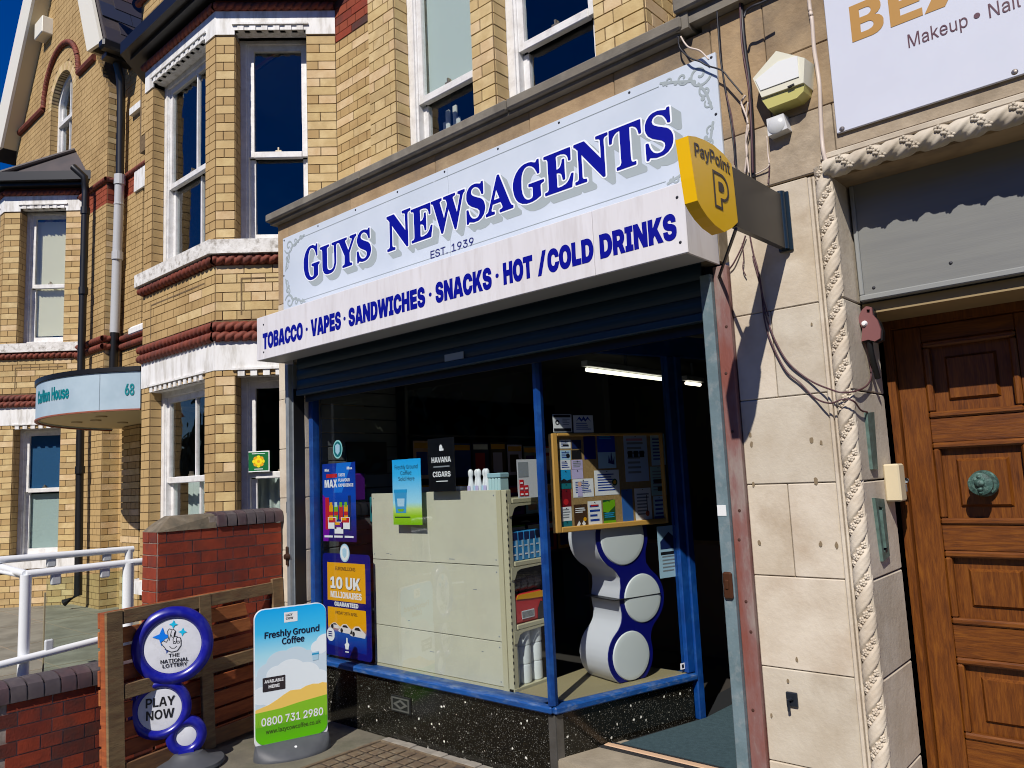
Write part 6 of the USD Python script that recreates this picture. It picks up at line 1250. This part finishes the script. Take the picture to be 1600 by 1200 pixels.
rg_ = random.Random(3); tuft = unary_union([Polygon(c.X([(x, .06), (x+.02, .06), (x+.01+rg_.uniform(-.02, .02), .10+rg_.uniform(.03, .10))])) for x in np.linspace(.0, .98, 60)]); c.poly(tuft.union(Polygon(c.X([(0, 0), (1, 0), (1, .13), (0, .13)]))), gradz('grass_print', [(0, lin(95, 190, 0)), (1, lin(90, 160, 30))], .09, .22), layer=5)
c.rect(.40, .885, .59, .962, PAPER, layer=2); c.text('LAZY', .425, .52, .931, .018, INK, 'sans', 900, 3); c.text('COW', .425, .53, .905, .018, INK, 'sans', 900, 3)
c.text('Freshly Ground', .13, .90, .785, .045, F('navy_ink', 14, 22, 50, .4), 'hand', layer=6, wob=.06, seed=4, bold=.0016); c.text('Coffee', .37, .68, .722, .045, F('navy_ink', 14, 22, 50, .4), 'hand', layer=6, wob=.06, seed=5, bold=.0016)
c.poly(Polygon(c.X([(.10, .385), (.41, .385), (.41, .49), (.10, .49)])).buffer(-.004).buffer(.004), F('board_dark', 44, 38, 42, .5), 'print', 6); c.text('AVAILABLE', .125, .385, .448, .024, PAPER, 'sans', 800, 7); c.text('HERE', .18, .33, .408, .024, PAPER, 'sans', 800, 7)
c.poly([(.80, .56), (.885, .565), (.89, .63), (.79, .625)], PPALE, 'print', 6); c.rect(.79, .605, .89, .618, PCYAN, layer=7)
c.text('0800 731 2980', .08, .94, .135, .058, PAPER, 'sans', 700, 8, wob=.03, seed=2); c.text('www.lazycowcoffee.co.uk', .14, .90, .075, .03, F('olive_ink', 60, 90, 20, .5), 'hand', layer=8, wob=.04, seed=9, bold=.0007)

# ------------------------------------------------------------------ white handrails of the ramp
hr = thing('handrail', 'white tubular handrail with glass panels behind the low red wall', 'handrail', (-5.45, -1.2, .2))
A_ = np.array([-5.45, -1.475, 1.145])
def rl(p, r=.024, nm='rail'): part(hr, nm, tube(p, r, 14), WMETAL, smooth=50)
rl([(-5.45, -1.475, .15), A_+[0, 0, -.005]], .032, 'post'); E2 = onX(215, 878, -5.45)
rl([A_, E2, E2+[0, .35, 0]]); Lp = onX(0, 885, -6.35); rl([A_, A_+(onP(0, 886, A_, (0, 1, 0))-A_)*2.2])
TR0, TR1 = onX(0, 875, -5.95), onX(208, 858, -5.95); rl([TR0+(TR0-TR1)*.6, TR1]); rl([TR1+[0, -.03, 0], (TR1[0], TR1[1]-.03, .2)], .028, 'post'); rl([E2+[0, -.06, 0], (E2[0], E2[1]-.06, .15)], .036, 'post')
L0, L1 = onX(0, 1039, -5.40), onX(162, 998, -5.40); rl([L0+(L0-L1)*.5, L1, L1+(L1-L0)*.6], .022)
rl([onX(0, 893, -5.7), onX(32, 900, -5.62), onX(34, 908, -5.62)], .012, 'lower_bar')
for u, v, x in ((87, 905, -5.45), (164, 894, -5.45), (80, 878, -5.95), (167, 869, -5.95)): q = onX(u, v, x); part(hr, 'glass_clip', [wbox(q[0]-.012, q[0]+.012, q[1]-.03, q[1]+.03, q[2]-.035, q[2]+.035, .01)], F('clip_grey', 190, 194, 196, .4))
q = onX(76, 1012, -5.40); part(hr, 'glass_clip', wbox(q[0]-.012, q[0]+.012, q[1]-.025, q[1]+.025, q[2]-.02, q[2]+.05, .008), F('clip_grey', 190, 194, 196, .4))
part(hr, 'glass_panel', wbox(-5.456, -5.446, -1.36, -.85, .45, 1.10), RAILGLASS)
part(hr, 'edge_strip', wbox(-5.452, -5.444, -1.372, -1.364, .3, 1.02), F('strip_tan', 150, 140, 110, .5))

# ------------------------------------------------------------------ what the panes mirror: a leafy belt across the road
rl_ = np.random.default_rng(2); N = 22000
LEAF = M('leaf_mass', (0.035, 0.055, 0.016), (0.02, 0.034, 0.012), .6, .7)
cx = rl_.uniform(-45, 40, N); hgt = 7.5+1.5*np.sin(cx*.33)+.8*np.sin(cx*.9+1); cz = rl_.uniform(0, 1, N)**.9*hgt; cy = -19+rl_.normal(0, 1.6, N)*np.sqrt(np.clip(1-(cz/hgt)**2, .1, 1))
sz = rl_.uniform(.3, .7, N); q1 = rl_.normal(size=(N, 3)); q1 /= np.linalg.norm(q1, axis=1, keepdims=True); q2 = np.cross(q1, rl_.normal(size=(N, 3))); q2 /= np.linalg.norm(q2, axis=1, keepdims=True)
ctr = np.stack([cx, cy, cz], 1); vv = np.stack([ctr+(q1*a+q2*b)*sz[:, None] for a, b in ((-1, -.6), (1, -.6), (.6, .6), (-.6, .6))], 1).reshape(-1, 3); i4 = np.arange(N)*4
trees = struct('tree_belt', trimesh.Trimesh(vv, np.vstack([np.stack([i4, i4+1, i4+2], 1), np.stack([i4, i4+2, i4+3], 1)]), process=False), LEAF, 'dark leafy belt of street trees mirrored in the panes', kind='stuff')
